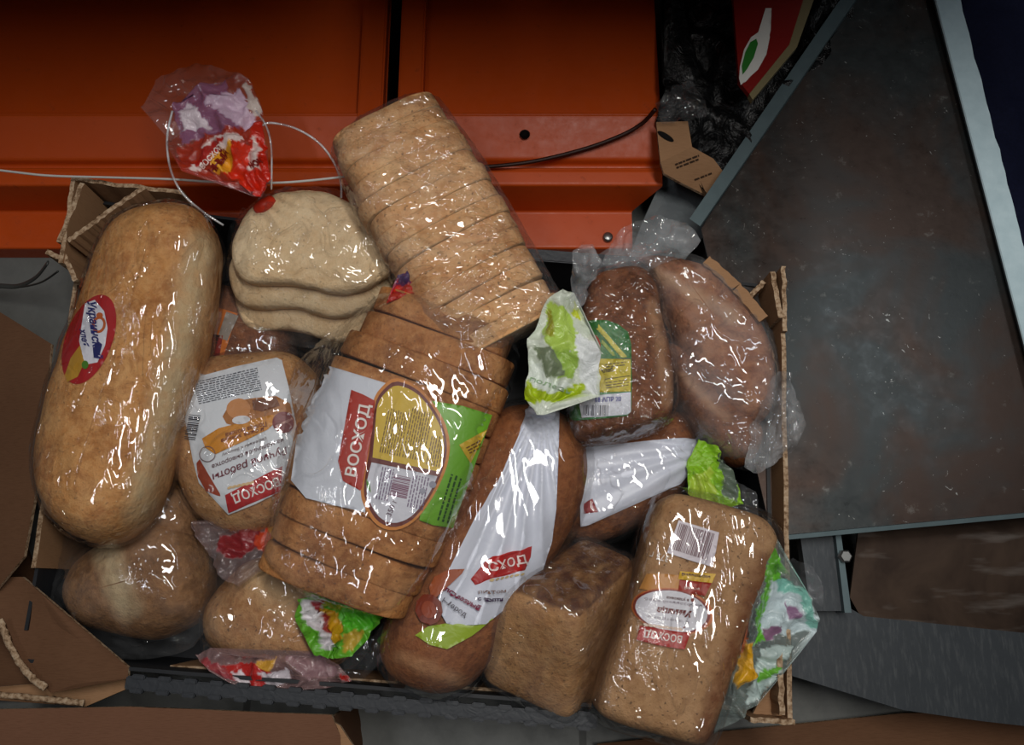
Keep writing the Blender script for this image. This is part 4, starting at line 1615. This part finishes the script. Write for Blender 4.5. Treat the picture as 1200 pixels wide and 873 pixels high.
decal('arc', RR([(168, 640), (185, 608), (225, 585), (270, 582), (262, 596), (222, 606), (198, 630), (186, 668), (172, 668)]), (166, 78, 28), b7, lb, 0.0060, 3)
sp = [(*R(166, 705),)]
sx_, sy_ = R(166, 705)
decal('wax_seal', [[(sx_ + (14 + 1.2 * math.sin(a * 9)) * math.cos(a), sy_ + (17 + 1.2 * math.sin(a * 9)) * math.sin(a)) for a in [2 * math.pi * k / 48 for k in range(48)]]], (116, 44, 22), b7, lb, 0.0072, 3)
decal('wax_seal_ring', [ell(sx_, sy_, 8, 10, 0, 20)], (140, 62, 34), b7, lb, 0.0080, 3)
wrap_film('bag', H7, film_mat('creased_film', 30, (1.3, 0.35, 1), 0.35, 0.015, 0.30), t, 0.0016, 42, 0.0058, 7.0)
tube('tie', [P(618, 486, 0.148), P(634, 482, 0.152), P(648, 488, 0.148)], 0.0055, M_wp, t, n=10)
mgp = [(None, (208, 216, 200), 0.88),
       ([(616, 440), (660, 455), (690, 450), (665, 476), (616, 478)], (164, 186, 30), 0.96),
       ([(640, 360), (668, 372), (672, 410), (640, 420), (630, 390)], (176, 206, 90), 0.9),
       ([(640, 415), (676, 412), (672, 448), (636, 440)], (156, 190, 80), 0.85),
       ([(668, 395), (690, 400), (706, 430), (700, 462), (688, 462), (676, 430)], (222, 226, 226), 0.95),
       ([(616, 425), (640, 445), (672, 455), (640, 462), (616, 450)], (216, 224, 214), 0.95),
       ([(620, 410), (645, 415), (660, 440), (636, 445)], (150, 166, 130), 0.5),
       ([(636, 372), (642, 368), (648, 395), (636, 400)], (150, 150, 40), 0.9),
       ([(672, 355), (682, 358), (678, 378), (668, 374)], (190, 200, 40), 0.95)]
tl7 = [(616, 470), (614, 430), (616, 400), (626, 380), (640, 355), (655, 342), (672, 350), (676, 372), (688, 392), (700, 415), (706, 445), (700, 464), (676, 464), (654, 476), (640, 490), (628, 490), (620, 482)]
o, tv = membrane('bag_tail', tl7, (0.196, 634, 486, 0, -0.00005), None, PRINT, t, step=2.4, amp=0.0052, freq=34, seed=41, tie=(634, 492), pleat=0.004, npleat=14, paint=mgp)
text_px('полезн', (620, 446), (668, 462), 6, bvh_of(tv), (150, 180, 140), o, 0.0012, 0.0)
membrane('bag_end', [(664, 352), (672, 300), (678, 288), (684, 300), (692, 292), (695, 316), (700, 305), (696, 330), (684, 360), (676, 368)], (0.205, 680, 330, 0, 0), None, film_mat('highlight_haze_film', 50, haze=0.16, strength=1.0), t, step=2.6, amp=0.005, freq=60, seed=43)  # extra white haze in the film stands in for bright highlight streaks

# ---- 8 dark rye with green / yellow label
t = thing('packaged_bread', 'dark rye brick loaf with a green and yellow wheat-ear label and date stamp', 'bread', base_at(730, 420, 0.06))
O8 = [(694, 333), (722, 322), (748, 322), (764, 340), (775, 385), (786, 440), (784, 486), (765, 502), (730, 512), (690, 518), (672, 500), (672, 430), (680, 375)]
H8 = hull_data(O8, [(725, 370), (730, 470)], 0.148, 0.034, 0.040, 0.5, seed=8, lump=0.002)
mk('loaf', *H8, M_dark, t, attrs={'mask': mask_line(H8[0], (765, 360), (784, 470), 7)})
b8 = bvh_of(H8)
T = lambda x, y: (600 + x / 5.135, 330 + y / 5.135)
TT = lambda pts: [T(x, y) for x, y in pts]
lb = decal('label', TT([(425, 245), (500, 234), (570, 236), (640, 260), (695, 305), (716, 380), (720, 600), (716, 780), (690, 806), (560, 822), (400, 835), (300, 822), (290, 780), (380, 690), (410, 500)]), (36, 116, 40), b8, t, 0.0022, 4)
decal('yellow_field', TT([(450, 465), (712, 472), (712, 662), (560, 668), (430, 672)]), (206, 186, 36), b8, lb, 0.0027)
decal('white_field', TT([(410, 700), (560, 682), (712, 668), (712, 785), (690, 800), (560, 812), (428, 820)]), (220, 222, 232), b8, lb, 0.0027)
decal('wheat_ear', [ell(*T(525 + 11.5 * k, 285 + 13.5 * k + s * 7), 3.1, 1.3, 0.2 if s > 0 else 1.4, 8) for k in range(13) for s in (-1, 1)] + [TT([(520, 275), (530, 275), (690, 455), (680, 460)])], (206, 196, 60), b8, lb, 0.0029, step=None)
decal('wheat_ear', [ell(*T(545 + 9 * k, 370 + 10 * k + s * 5), 2.2, 1.0, 0.2 if s > 0 else 1.4, 8) for k in range(8) for s in (-1, 1)], (150, 170, 50), b8, lb, 0.0029, step=None)
decal('red_emblem', [ell(*T(495, 375), 7, 11, -0.3, 16)], (190, 52, 30), b8, lb, 0.0029, step=None)
text_px('хлеб', T(535, 555), T(610, 545), 5, b8, (60, 46, 20), lb, 0.0032, 0.03)
decal('rule', [TT([(450, 465), (712, 466), (712, 472), (450, 471)]), TT([(560, 590), (708, 568), (708, 572), (560, 594)])], (70, 70, 24), b8, lb, 0.0031, step=None)
decal('fine_print', quad_rows(T(560, 500), (1, -0.12), (0.12, 1), 2, 0, 24, 0, 6, 0.5, seed=31) + quad_rows(T(560, 610), (1, -0.14), (0.14, 1), 3, 0, 27, 0, 9, 0.4, seed=32), (110, 96, 30), b8, lb, 0.0031, step=None)
text_px('18 АПР 20', T(505, 728), T(655, 722), 5.4, b8, (60, 60, 150), lb, 0.0032, 0.03)
decal('barcode', bars(T(438, 745), (1, 0.02), (-0.02, 1), 0, 28, 0, 12, 16, 8), (40, 40, 60), b8, lb, 0.0032, step=None)
wrap_film('wrapper', H8, film_mat('rye_film', 80, haze=0.02, strength=1.0), t, 0.0013, 60, 0.0040, 8.0)
membrane('bag_end', [(692, 330), (700, 300), (715, 285), (735, 270), (760, 258), (800, 262), (815, 285), (800, 305), (770, 318), (745, 326), (715, 330)], (0.158, 720, 320, 0, 0), None, film_mat('highlight_haze_end', 44, haze=0.14, strength=1.0), t, step=3.2, amp=0.006, freq=36, seed=51, tie=(700, 330), pleat=0.003, npleat=24)  # stronger milky white here paints the light streaks on the film

# ---- 9 dark bread in a bag at the right corner
t = thing('packaged_bread', 'two dark bread halves in loose crinkled film at the right rear corner', 'bread', base_at(840, 420, 0.05))
O9a = [(748, 306), (790, 308), (835, 325), (872, 358), (896, 400), (904, 440), (902, 480), (880, 500), (840, 470), (810, 430), (788, 395), (770, 360), (755, 330)]
O9b = [(780, 405), (810, 425), (845, 470), (885, 500), (884, 530), (866, 546), (838, 530), (806, 495), (785, 460), (770, 425)]
H9a = hull_data(O9a, [(800, 345), (870, 440)], 0.128, 0.030, 0.030, 0.7, seed=9, lump=0.003)
H9b = hull_data(O9b, [(805, 445), (862, 515)], 0.118, 0.028, 0.030, 0.7, seed=10, lump=0.003)
M_red = bread_mat('reddish_rye', srgb(104, 58, 36), srgb(144, 88, 58), srgb(176, 122, 86), srgb(190, 150, 118), 0.3)
mk('bread_half', *H9a, M_red, t, attrs={'mask': mask_line(H9a[0], (770, 320), (860, 370), 9)})
mk('bread_half', *H9b, M_dark, t, attrs={'mask': mask_line(H9b[0], (800, 440), (850, 490), 6)})
bo9 = [(700, 300), (745, 285), (800, 296), (850, 318), (890, 358), (914, 410), (934, 470), (936, 505), (910, 535), (884, 552), (858, 548), (824, 534), (790, 500), (770, 460), (762, 400), (750, 350), (728, 322)]
membrane('bag', bo9, (0.105, 900, 450, 0, 0), bvh_of(join(H9a, H9b)), film_mat('crinkled_bag', 34, (1, 1, 1), 0.3, 0.09, 0.9), t, step=4.2, amp=0.0028, freq=45, seed=61, clear=0.0045, smooth_n=110, tie=(740, 310), pleat=0.003)
membrane('bag_end', [(868, 548), (880, 500), (892, 462), (906, 436), (922, 440), (936, 470), (942, 500), (930, 525), (905, 545), (885, 556)], (0.150, 910, 500, 0, 0), None, film_mat('crinkled_end', 62, (1.6, 0.6, 1), -0.6, 0.14, 1.0), t, step=2.6, amp=0.0035, freq=60, seed=63, tie=(885, 556), pleat=0.003, npleat=30)  # raised haze paints the shine of the crinkles into the film

# ---- 10 brown loaf with white printed strip, right of centre
t = thing('packaged_bread', 'brown loaf wrapped with a plain white strip and bright green bag end', 'bread', base_at(740, 560, 0.04))
O10 = [(678, 520), (730, 500), (785, 484), (808, 505), (812, 545), (792, 582), (750, 615), (700, 636), (655, 625), (640, 590), (650, 545)]
H10 = hull_data(O10, [(690, 575), (775, 535)], 0.085, 0.042, 0.045, 0.8, seed=11)
mk('loaf', *H10, M_warm, t)
b10 = bvh_of(H10)
st = [(680, 528), (720, 524), (765, 517), (800, 514), (815, 516), (812, 545), (795, 566), (760, 582), (720, 598), (690, 614), (680, 616)]
pts, fs, bnd = triangulate(st, 2.8)
Vr = lay(b10, pts, 0.003)
Vn = []
for (x, y), p_ in zip(pts, Vr):
    th = math.atan2(y - 524, 835 - x)
    Vn.append(p_ + Vector((0, 0, 0.0012 * math.sin(th * 26) + 0.0012)))
Ff = [f if (Vn[f[1]] - Vn[f[0]]).cross(Vn[f[2]] - Vn[f[0]]).z > 0 else f[::-1] for f in fs]
lb = mk('printed_strip', Vn, Ff, M_wp, t)
decal('banner', [(684, 590), (694, 584), (701, 600), (684, 602)], (150, 24, 26), bvh_of((Vn, Ff)), lb, 0.0008, 3)
wrap_film('bag', H10, FILM, t, 0.0016, 45, 0.0055, 12.0)
tube('tie', [P(808, 518, 0.118), P(813, 530, 0.121), P(810, 546, 0.116)], 0.005, M_wp, t, n=10)
pg = [(None, (140, 190, 44), 0.95), ([(806, 560), (830, 550), (836, 590), (805, 590)], (176, 204, 70), 0.9), ([(838, 530), (862, 560), (858, 590), (842, 586)], (150, 170, 150), 0.35)]
membrane('bag_tail', [(808, 530), (820, 516), (838, 524), (850, 545), (862, 570), (866, 592), (840, 600), (812, 590), (803, 575), (802, 550)], (0.128, 810, 535, 0, 0), None, PRINT, t, step=2.4, amp=0.004, freq=60, seed=71, tie=(806, 532), pleat=0.004, npleat=22, paint=pg)
membrane('bag_end', [(835, 560), (856, 560), (878, 572), (886, 590), (884, 612), (862, 606), (842, 594)], (0.128, 860, 585, 0, 0), None, FILM_L, t, step=3, amp=0.004, freq=50, seed=72)

# ---- 11 tipped brown brick loaf
t = thing('packaged_bread', 'plain brown tin loaf tipped on its end, without label, below the white strips', 'bread', base_at(655, 740, 0.05))


def brick(c8, e=0.38, n=30):
    """rounded brick: unit rounded cube mapped onto eight corners (x, y, z signs order ---,+--,-+-,++-,--+,+-+,-++,+++)"""
    bm = bmesh.new()
    bmesh.ops.create_cube(bm, size=2)
    bmesh.ops.subdivide_edges(bm, edges=list(bm.edges), cuts=n, use_grid_fill=True)
    V = []
    for v in bm.verts:
        p_ = v.co.copy()
        pw = 8.0
        r_ = (abs(p_.x) ** pw + abs(p_.y) ** pw + abs(p_.z) ** pw) ** (1 / pw)
        m_ = max(abs(p_.x), abs(p_.y), abs(p_.z))
        p_ = p_ * (m_ / r_)
        x, y, z = ((c + 1) / 2 for c in p_)
        q_ = Vector()
        for k in range(8):
            sx = x if k & 1 else 1 - x
            sy = y if k & 2 else 1 - y
            sz = z if k & 4 else 1 - z
            q_ += c8[k] * (sx * sy * sz)
        V.append(q_)
    F = [tuple(v.index for v in f.verts) for f in bm.faces]
    uvw = [v.co.copy() for v in bm.verts]
    bm.free()
    return V, F, uvw


# x: left->right, y: front(light end)->crust end, z: low->high
c8 = [P(580, 800, 0.055), P(670, 868, 0.055), P(668, 665, 0.045), P(745, 690, 0.045),
      P(558, 752, 0.135), P(664, 826, 0.145), P(600, 664, 0.150), P(690, 700, 0.162)]
c8 = [P(572, 800, 0.055), P(655, 852, 0.060), P(690, 640, 0.060), P(752, 668, 0.060),
      P(560, 745, 0.130), P(668, 850, 0.140), P(600, 672, 0.160), P(690, 722, 0.165)]
c8 = [P(622, 742, 0.055), P(712, 800, 0.070), P(684, 628, 0.105), P(746, 655, 0.125),
      P(566, 800, 0.110), P(668, 846, 0.122), P(603, 690, 0.160), P(680, 720, 0.178)]
cb = sum(c8, Vector()) / 8
c8 = [cb + (q_ - cb) * 1.07 for q_ in c8]
Vb, Fb, uvw = brick(c8)
Vb = [v + Vector((-0.6 * max(0.0, 1 - q_.x) * 0.005 * (1 - q_.y * q_.y), 0, 1)) * noise.noise(v * 22) * 0.003 + Vector((-0.010, -0.004, 0)) * max(0.0, (1 - q_.x) / 2) * (1 - q_.y * q_.y) for v, q_ in zip(Vb, uvw)]
msk = [max(0.0, min(1.0, (q_.y - 0.93 + 0.05 * noise.noise(q_ * 4)) * 14)) for q_ in uvw]
M_brick = bread_mat('tin_loaf_crust', srgb(146, 98, 58), srgb(180, 130, 82), srgb(198, 152, 102), srgb(84, 46, 24), 0.6)
mk('loaf', Vb, Fb, M_brick, t, attrs={'mask': msk})
wrap_film('wrapper', (Vb, Fb), FILM, t, 0.0016, 50, 0.0035, 13.0)

# ---- 12 brick loaf with round label
t = thing('packaged_bread', 'grey-brown tin loaf with a barcode and a small oval label at lower right', 'bread', base_at(800, 730, 0.05))
O12 = [(778, 583), (800, 583), (845, 595), (888, 612), (903, 640), (896, 675), (868, 745), (842, 815), (826, 858), (808, 868), (750, 852), (706, 836), (697, 815), (712, 765), (735, 700), (752, 635), (764, 598)]
H12 = hull_data(O12, [(820, 635), (765, 810)], 0.125, 0.040, 0.045, 0.42, seed=14, lump=0.0025, n=120)
mk('loaf', *H12, M_grey, t, attrs={'mask': mask_line(H12[0], (898, 660), (826, 862), 14)})
b12 = bvh_of(H12)
U = lambda x, y: (730 + x / 4.846, 590 + y / 4.846)
UU = lambda pts: [U(x, y) for x, y in pts]
lb = decal('barcode_label', UU([(315, 95), (430, 132), (543, 165), (525, 270), (500, 358), (370, 320), (248, 280), (285, 180)]), (222, 212, 220), b12, t, 0.0024, 4)
ub = (0.955, 0.297)
vb = (-0.28, 0.96)
decal('barcode', bars(U(322, 112), ub, vb, 0, 43, 0, 32, 24, 12), (92, 34, 50), b12, lb, 0.0029, step=None)
text_px('375 г', U(262, 300), U(165, 272), 8, b12, (226, 216, 204), t, 0.0026, 0.0)
l2 = decal('oval_label', [ell(*U(285, 612), 47, 27, 0.16, 40)], (200, 106, 44), b12, t, 0.0026, 4)
decal('band', UU([(140, 400), (230, 400), (322, 408), (316, 510), (200, 500), (100, 488)]), (206, 142, 70), b12, l2, 0.0022, 4)
decal('tag_yellow', UU([(320, 385), (525, 400), (502, 452), (310, 430)]), (222, 176, 40), b12, l2, 0.0031, 4)
decal('tag_red', UU([(318, 434), (500, 452), (462, 525), (310, 500)]), (166, 46, 28), b12, l2, 0.0033, 4)
decal('ring', [ell(*U(281, 612), 44, 25.5, 0.16, 36)], (136, 44, 26), b12, l2, 0.0035, 4)
decal('white_oval', [ell(*U(278, 612), 41, 24, 0.16, 36)], (218, 216, 224), b12, l2, 0.0040, 4)
text_px('Умница', U(386, 612), U(192, 588), 7.5, b12, (110, 28, 24), l2, 0.0046, 0.04, 0.2)
text_px('нарезанный хлеб', U(445, 575), U(128, 535), 3.6, b12, (150, 140, 150), l2, 0.0046, 0.0)
text_px('в упаковке', U(370, 542), U(245, 525), 3.4, b12, (90, 40, 40), l2, 0.0046, 0.02)
text_px('к завтраку', U(370, 668), U(140, 635), 3.4, b12, (150, 140, 150), l2, 0.0046, 0.0)
text_px('нарезанный', U(492, 412), U(330, 394), 3.4, b12, (90, 50, 20), l2, 0.0036, 0.02)
text_px('новый', U(430, 480), U(345, 470), 3.4, b12, (230, 200, 190), l2, 0.0038, 0.01)
decal('ears', [ell(*U(130 + 24 * k, 690 + 3 * k), 2.8, 1.7, 0.5, 8) for k in range(9)], (222, 196, 176), b12, l2, 0.0044, step=None)
decal('banner', UU([(100, 695), (235, 716), (378, 738), (345, 828), (210, 808), (78, 775)]), (180, 48, 40), b12, l2, 0.0046, 4)
text_px('ВОСХОД', U(332, 752), U(120, 718), 8.5, b12, (238, 226, 220), l2, 0.0052, 0.01)
wrap_film('wrapper', H12, FILM_T, t, 0.0012, 50, 0.0058, 14.0)
pt = [(None, (170, 186, 180), 0.28),
      ([(900, 640), (910, 660), (905, 740), (880, 760), (885, 700)], (104, 186, 50), 0.92),
      ([(896, 685), (925, 690), (955, 720), (950, 742), (915, 745), (888, 740)], (196, 212, 216), 0.92),
      ([(900, 682), (940, 690), (956, 738), (948, 740), (930, 700), (905, 696)], (130, 190, 176), 0.92),
      ([(893, 738), (915, 735), (905, 752), (895, 750)], (140, 100, 130), 0.9),
      ([(918, 708), (928, 715), (938, 722), (924, 728)], (140, 104, 136), 0.9),
      ([(862, 760), (876, 755), (880, 790), (864, 810), (856, 800)], (214, 158, 30), 0.95),
      ([(854, 750), (868, 748), (864, 768), (856, 772)], (176, 88, 30), 0.95),
      ([(890, 760), (925, 752), (900, 800), (870, 830), (878, 790)], (186, 204, 200), 0.85),
      ([(880, 790), (915, 770), (905, 785), (885, 802)], (110, 180, 60), 0.9)]
tl12 = [(902, 622), (908, 650), (906, 672), (930, 684), (945, 700), (956, 722), (950, 742), (932, 748), (928, 765), (905, 795), (880, 825), (852, 850), (838, 856), (842, 830), (852, 800), (858, 770), (868, 740), (882, 700), (894, 660)]
o, tv = membrane('bag_tail', tl12, (0.150, 880, 720, 0, 0), None, PRINT, t, step=2.6, amp=0.005, freq=45, seed=81, tie=(872, 770), pleat=0.003, npleat=12, paint=pt)
membrane('bag_end', [(905, 668), (925, 655), (950, 665), (962, 690), (958, 715), (945, 700), (928, 684)], (0.15, 930, 680, 0, 0), None, FILM_L, t, step=3, amp=0.004, freq=50, seed=82)

# ---- 13 brown roll in a bag, lower left
t = thing('packaged_bread', 'brown roll with a floury pale crease in a clear bag, lower left corner', 'bread', base_at(160, 680, 0.03))
O13 = [(112, 640), (150, 618), (200, 600), (236, 630), (248, 680), (240, 722), (205, 744), (150, 748), (105, 734), (84, 700), (92, 665)]
H13 = hull_data(O13, [(140, 690), (195, 675)], 0.080, 0.040, 0.042, 0.85, seed=15, lump=0.011, disp=0.002, dfreq=30)
mk('bread_roll', *H13, M_roll, t, attrs={'mask': mask_line(H13[0], (122, 640), (148, 712), 16)})
H13b = hull_data([(190, 575), (215, 560), (236, 590), (240, 640), (210, 650), (180, 630), (176, 600)], [(208, 600)], 0.075, 0.036, 0.034, 0.9, seed=16)
mk('bread_roll', *H13b, M_roll, t)
membrane('bag', [(75, 612), (110, 598), (170, 580), (215, 570), (245, 600), (254, 660), (252, 715), (232, 752), (200, 768), (140, 772), (90, 752), (62, 720), (52, 690), (68, 650)], 0.082, bvh_of(join(H13, H13b)), FILM_L, t, step=4.5, amp=0.0025, freq=40, seed=91, clear=0.005, smooth_n=90)

# ---- 14 pale roll in a bag with red printed ends, bottom
t = thing('packaged_bread', 'pale smooth loaf in a bag with red and white crumpled ends, at the front rim', 'bread', base_at(320, 720, 0.03))
O14 = [(262, 690), (290, 662), (330, 648), (375, 660), (410, 700), (420, 745), (400, 778), (340, 788), (280, 780), (246, 755), (243, 720)]
H14 = hull_data(O14, [(310, 715), (350, 730)], 0.078, 0.042, 0.042, 0.82, seed=17, lump=0.004)
mk('loaf', *H14, M_round, t, attrs={'mask': mask_line(H14[0], (300, 670), (350, 700), 26)})
membrane('bag', [(238, 700), (232, 660), (225, 620), (260, 600), (330, 610), (380, 640), (420, 690), (436, 745), (410, 785), (340, 798), (270, 790), (236, 760)], 0.085, bvh_of(H14), FILM_L, t, step=4.5, amp=0.002, freq=40, seed=95, clear=0.005, smooth_n=90)
pr = [(None, (190, 150, 150), 0.35),
      ([(232, 768), (262, 778), (290, 790), (280, 800), (240, 780)], (176, 70, 78), 0.7),
      ([(262, 780), (300, 778), (330, 785), (300, 812), (285, 805)], (184, 40, 36), 0.9),
      ([(272, 786), (284, 786), (296, 806), (282, 806)], (226, 214, 220), 0.95),
      ([(305, 790), (335, 780), (338, 798), (315, 808)], (216, 206, 214), 0.9),
      ([(300, 775), (325, 768), (322, 780), (305, 785)], (214, 160, 60), 0.9),
      ([(395, 790), (410, 790), (410, 800), (398, 798)], (184, 40, 36), 0.9),
      ([(280, 804), (310, 806), (300, 812), (285, 812)], (214, 120, 40), 0.9),
      ([(335, 770), (375, 762), (400, 790), (360, 800)], (190, 150, 156), 0.55)]
membrane('bag_tail', [(226, 766), (250, 760), (275, 770), (300, 772), (325, 768), (350, 772), (375, 762), (398, 780), (412, 798), (395, 806), (350, 808), (310, 812), (285, 812), (262, 792), (240, 780)], 0.112, None, PRINT, t, step=2.4, amp=0.004, freq=50, seed=97, paint=pr)
pr2 = [(None, (190, 160, 160), 0.22),
       ([(255, 630), (300, 618), (306, 640), (275, 655), (250, 650)], (150, 40, 46), 0.7),
       ([(300, 628), (320, 618), (322, 648), (300, 648)], (206, 70, 36), 0.85),
       ([(316, 620), (340, 618), (340, 640), (318, 648)], (218, 150, 40), 0.85)]
membrane('bag_tail', [(222, 612), (260, 625), (300, 612), (330, 606), (345, 622), (340, 645), (300, 655), (280, 690), (258, 680), (240, 650)], 0.118, None, PRINT, t, step=2.8, amp=0.004, freq=55, seed=98, paint=pr2)

# small red and violet twisted bag end above the centre loaf
pv = [(None, (196, 40, 24), 0.97), ([(462, 322), (484, 322), (480, 334), (466, 336)], (70, 40, 96), 0.97)]
t6 = [ob for ob in bpy.data.objects if ob.get('label', '').startswith('sliced brown loaf in the centre')][0]
membrane('bag_clip', [(464, 324), (476, 320), (484, 330), (492, 342), (478, 344), (462, 352), (452, 358), (458, 345), (466, 338)], 0.19, None, PRINT, t6, step=2.2, amp=0.003, freq=90, seed=99, paint=pv)

# ------------------------------------------------------------------ string and clear strap
ms = ink((190, 190, 186), 0.4, 0.4, 'white_string')
o = tube('string', [P(-20, 197, 0.165), P(20, 202, 0.165), P(60, 206, 0.164), P(130, 208, 0.163), (*P(200, 210, 0.165),), P(250, 213, 0.168), P(330, 214, 0.17), P(405, 207, 0.172)], 0.0012, ms, None, n=6)
tag(o, 'white string stretched along the back rim of the tray', 'string')
mst = film_mat('strap_plastic', 60, haze=0.5, strength=0.4)
o = tube('plastic_loop', [P(262, 264, 0.150), P(235, 246, 0.160), P(212, 224, 0.172), P(199, 195, 0.185), P(196, 160, 0.20), P(202, 130, 0.205)], 0.0011, mst, None, n=6)
tag(o, 'thin clear plastic loop curving around the left of the red tail', 'strap')
o = tube('plastic_loop', [P(304, 150, 0.20), P(316, 144, 0.20), P(345, 150, 0.195), P(372, 166, 0.19), P(390, 188, 0.18), P(399, 212, 0.17), P(400, 232, 0.16)], 0.0011, mst, None, n=6)
tag(o, 'thin clear plastic loop arching between the red tail and the long sliced loaf', 'strap')
o = tube('plastic_loop', [P(300, 130, 0.215), P(312, 148, 0.215), P(318, 175, 0.21), P(318, 222, 0.18)], 0.0009, mst, None, n=6)
tag(o, 'short clear plastic strand running down beside the red tie', 'strap')
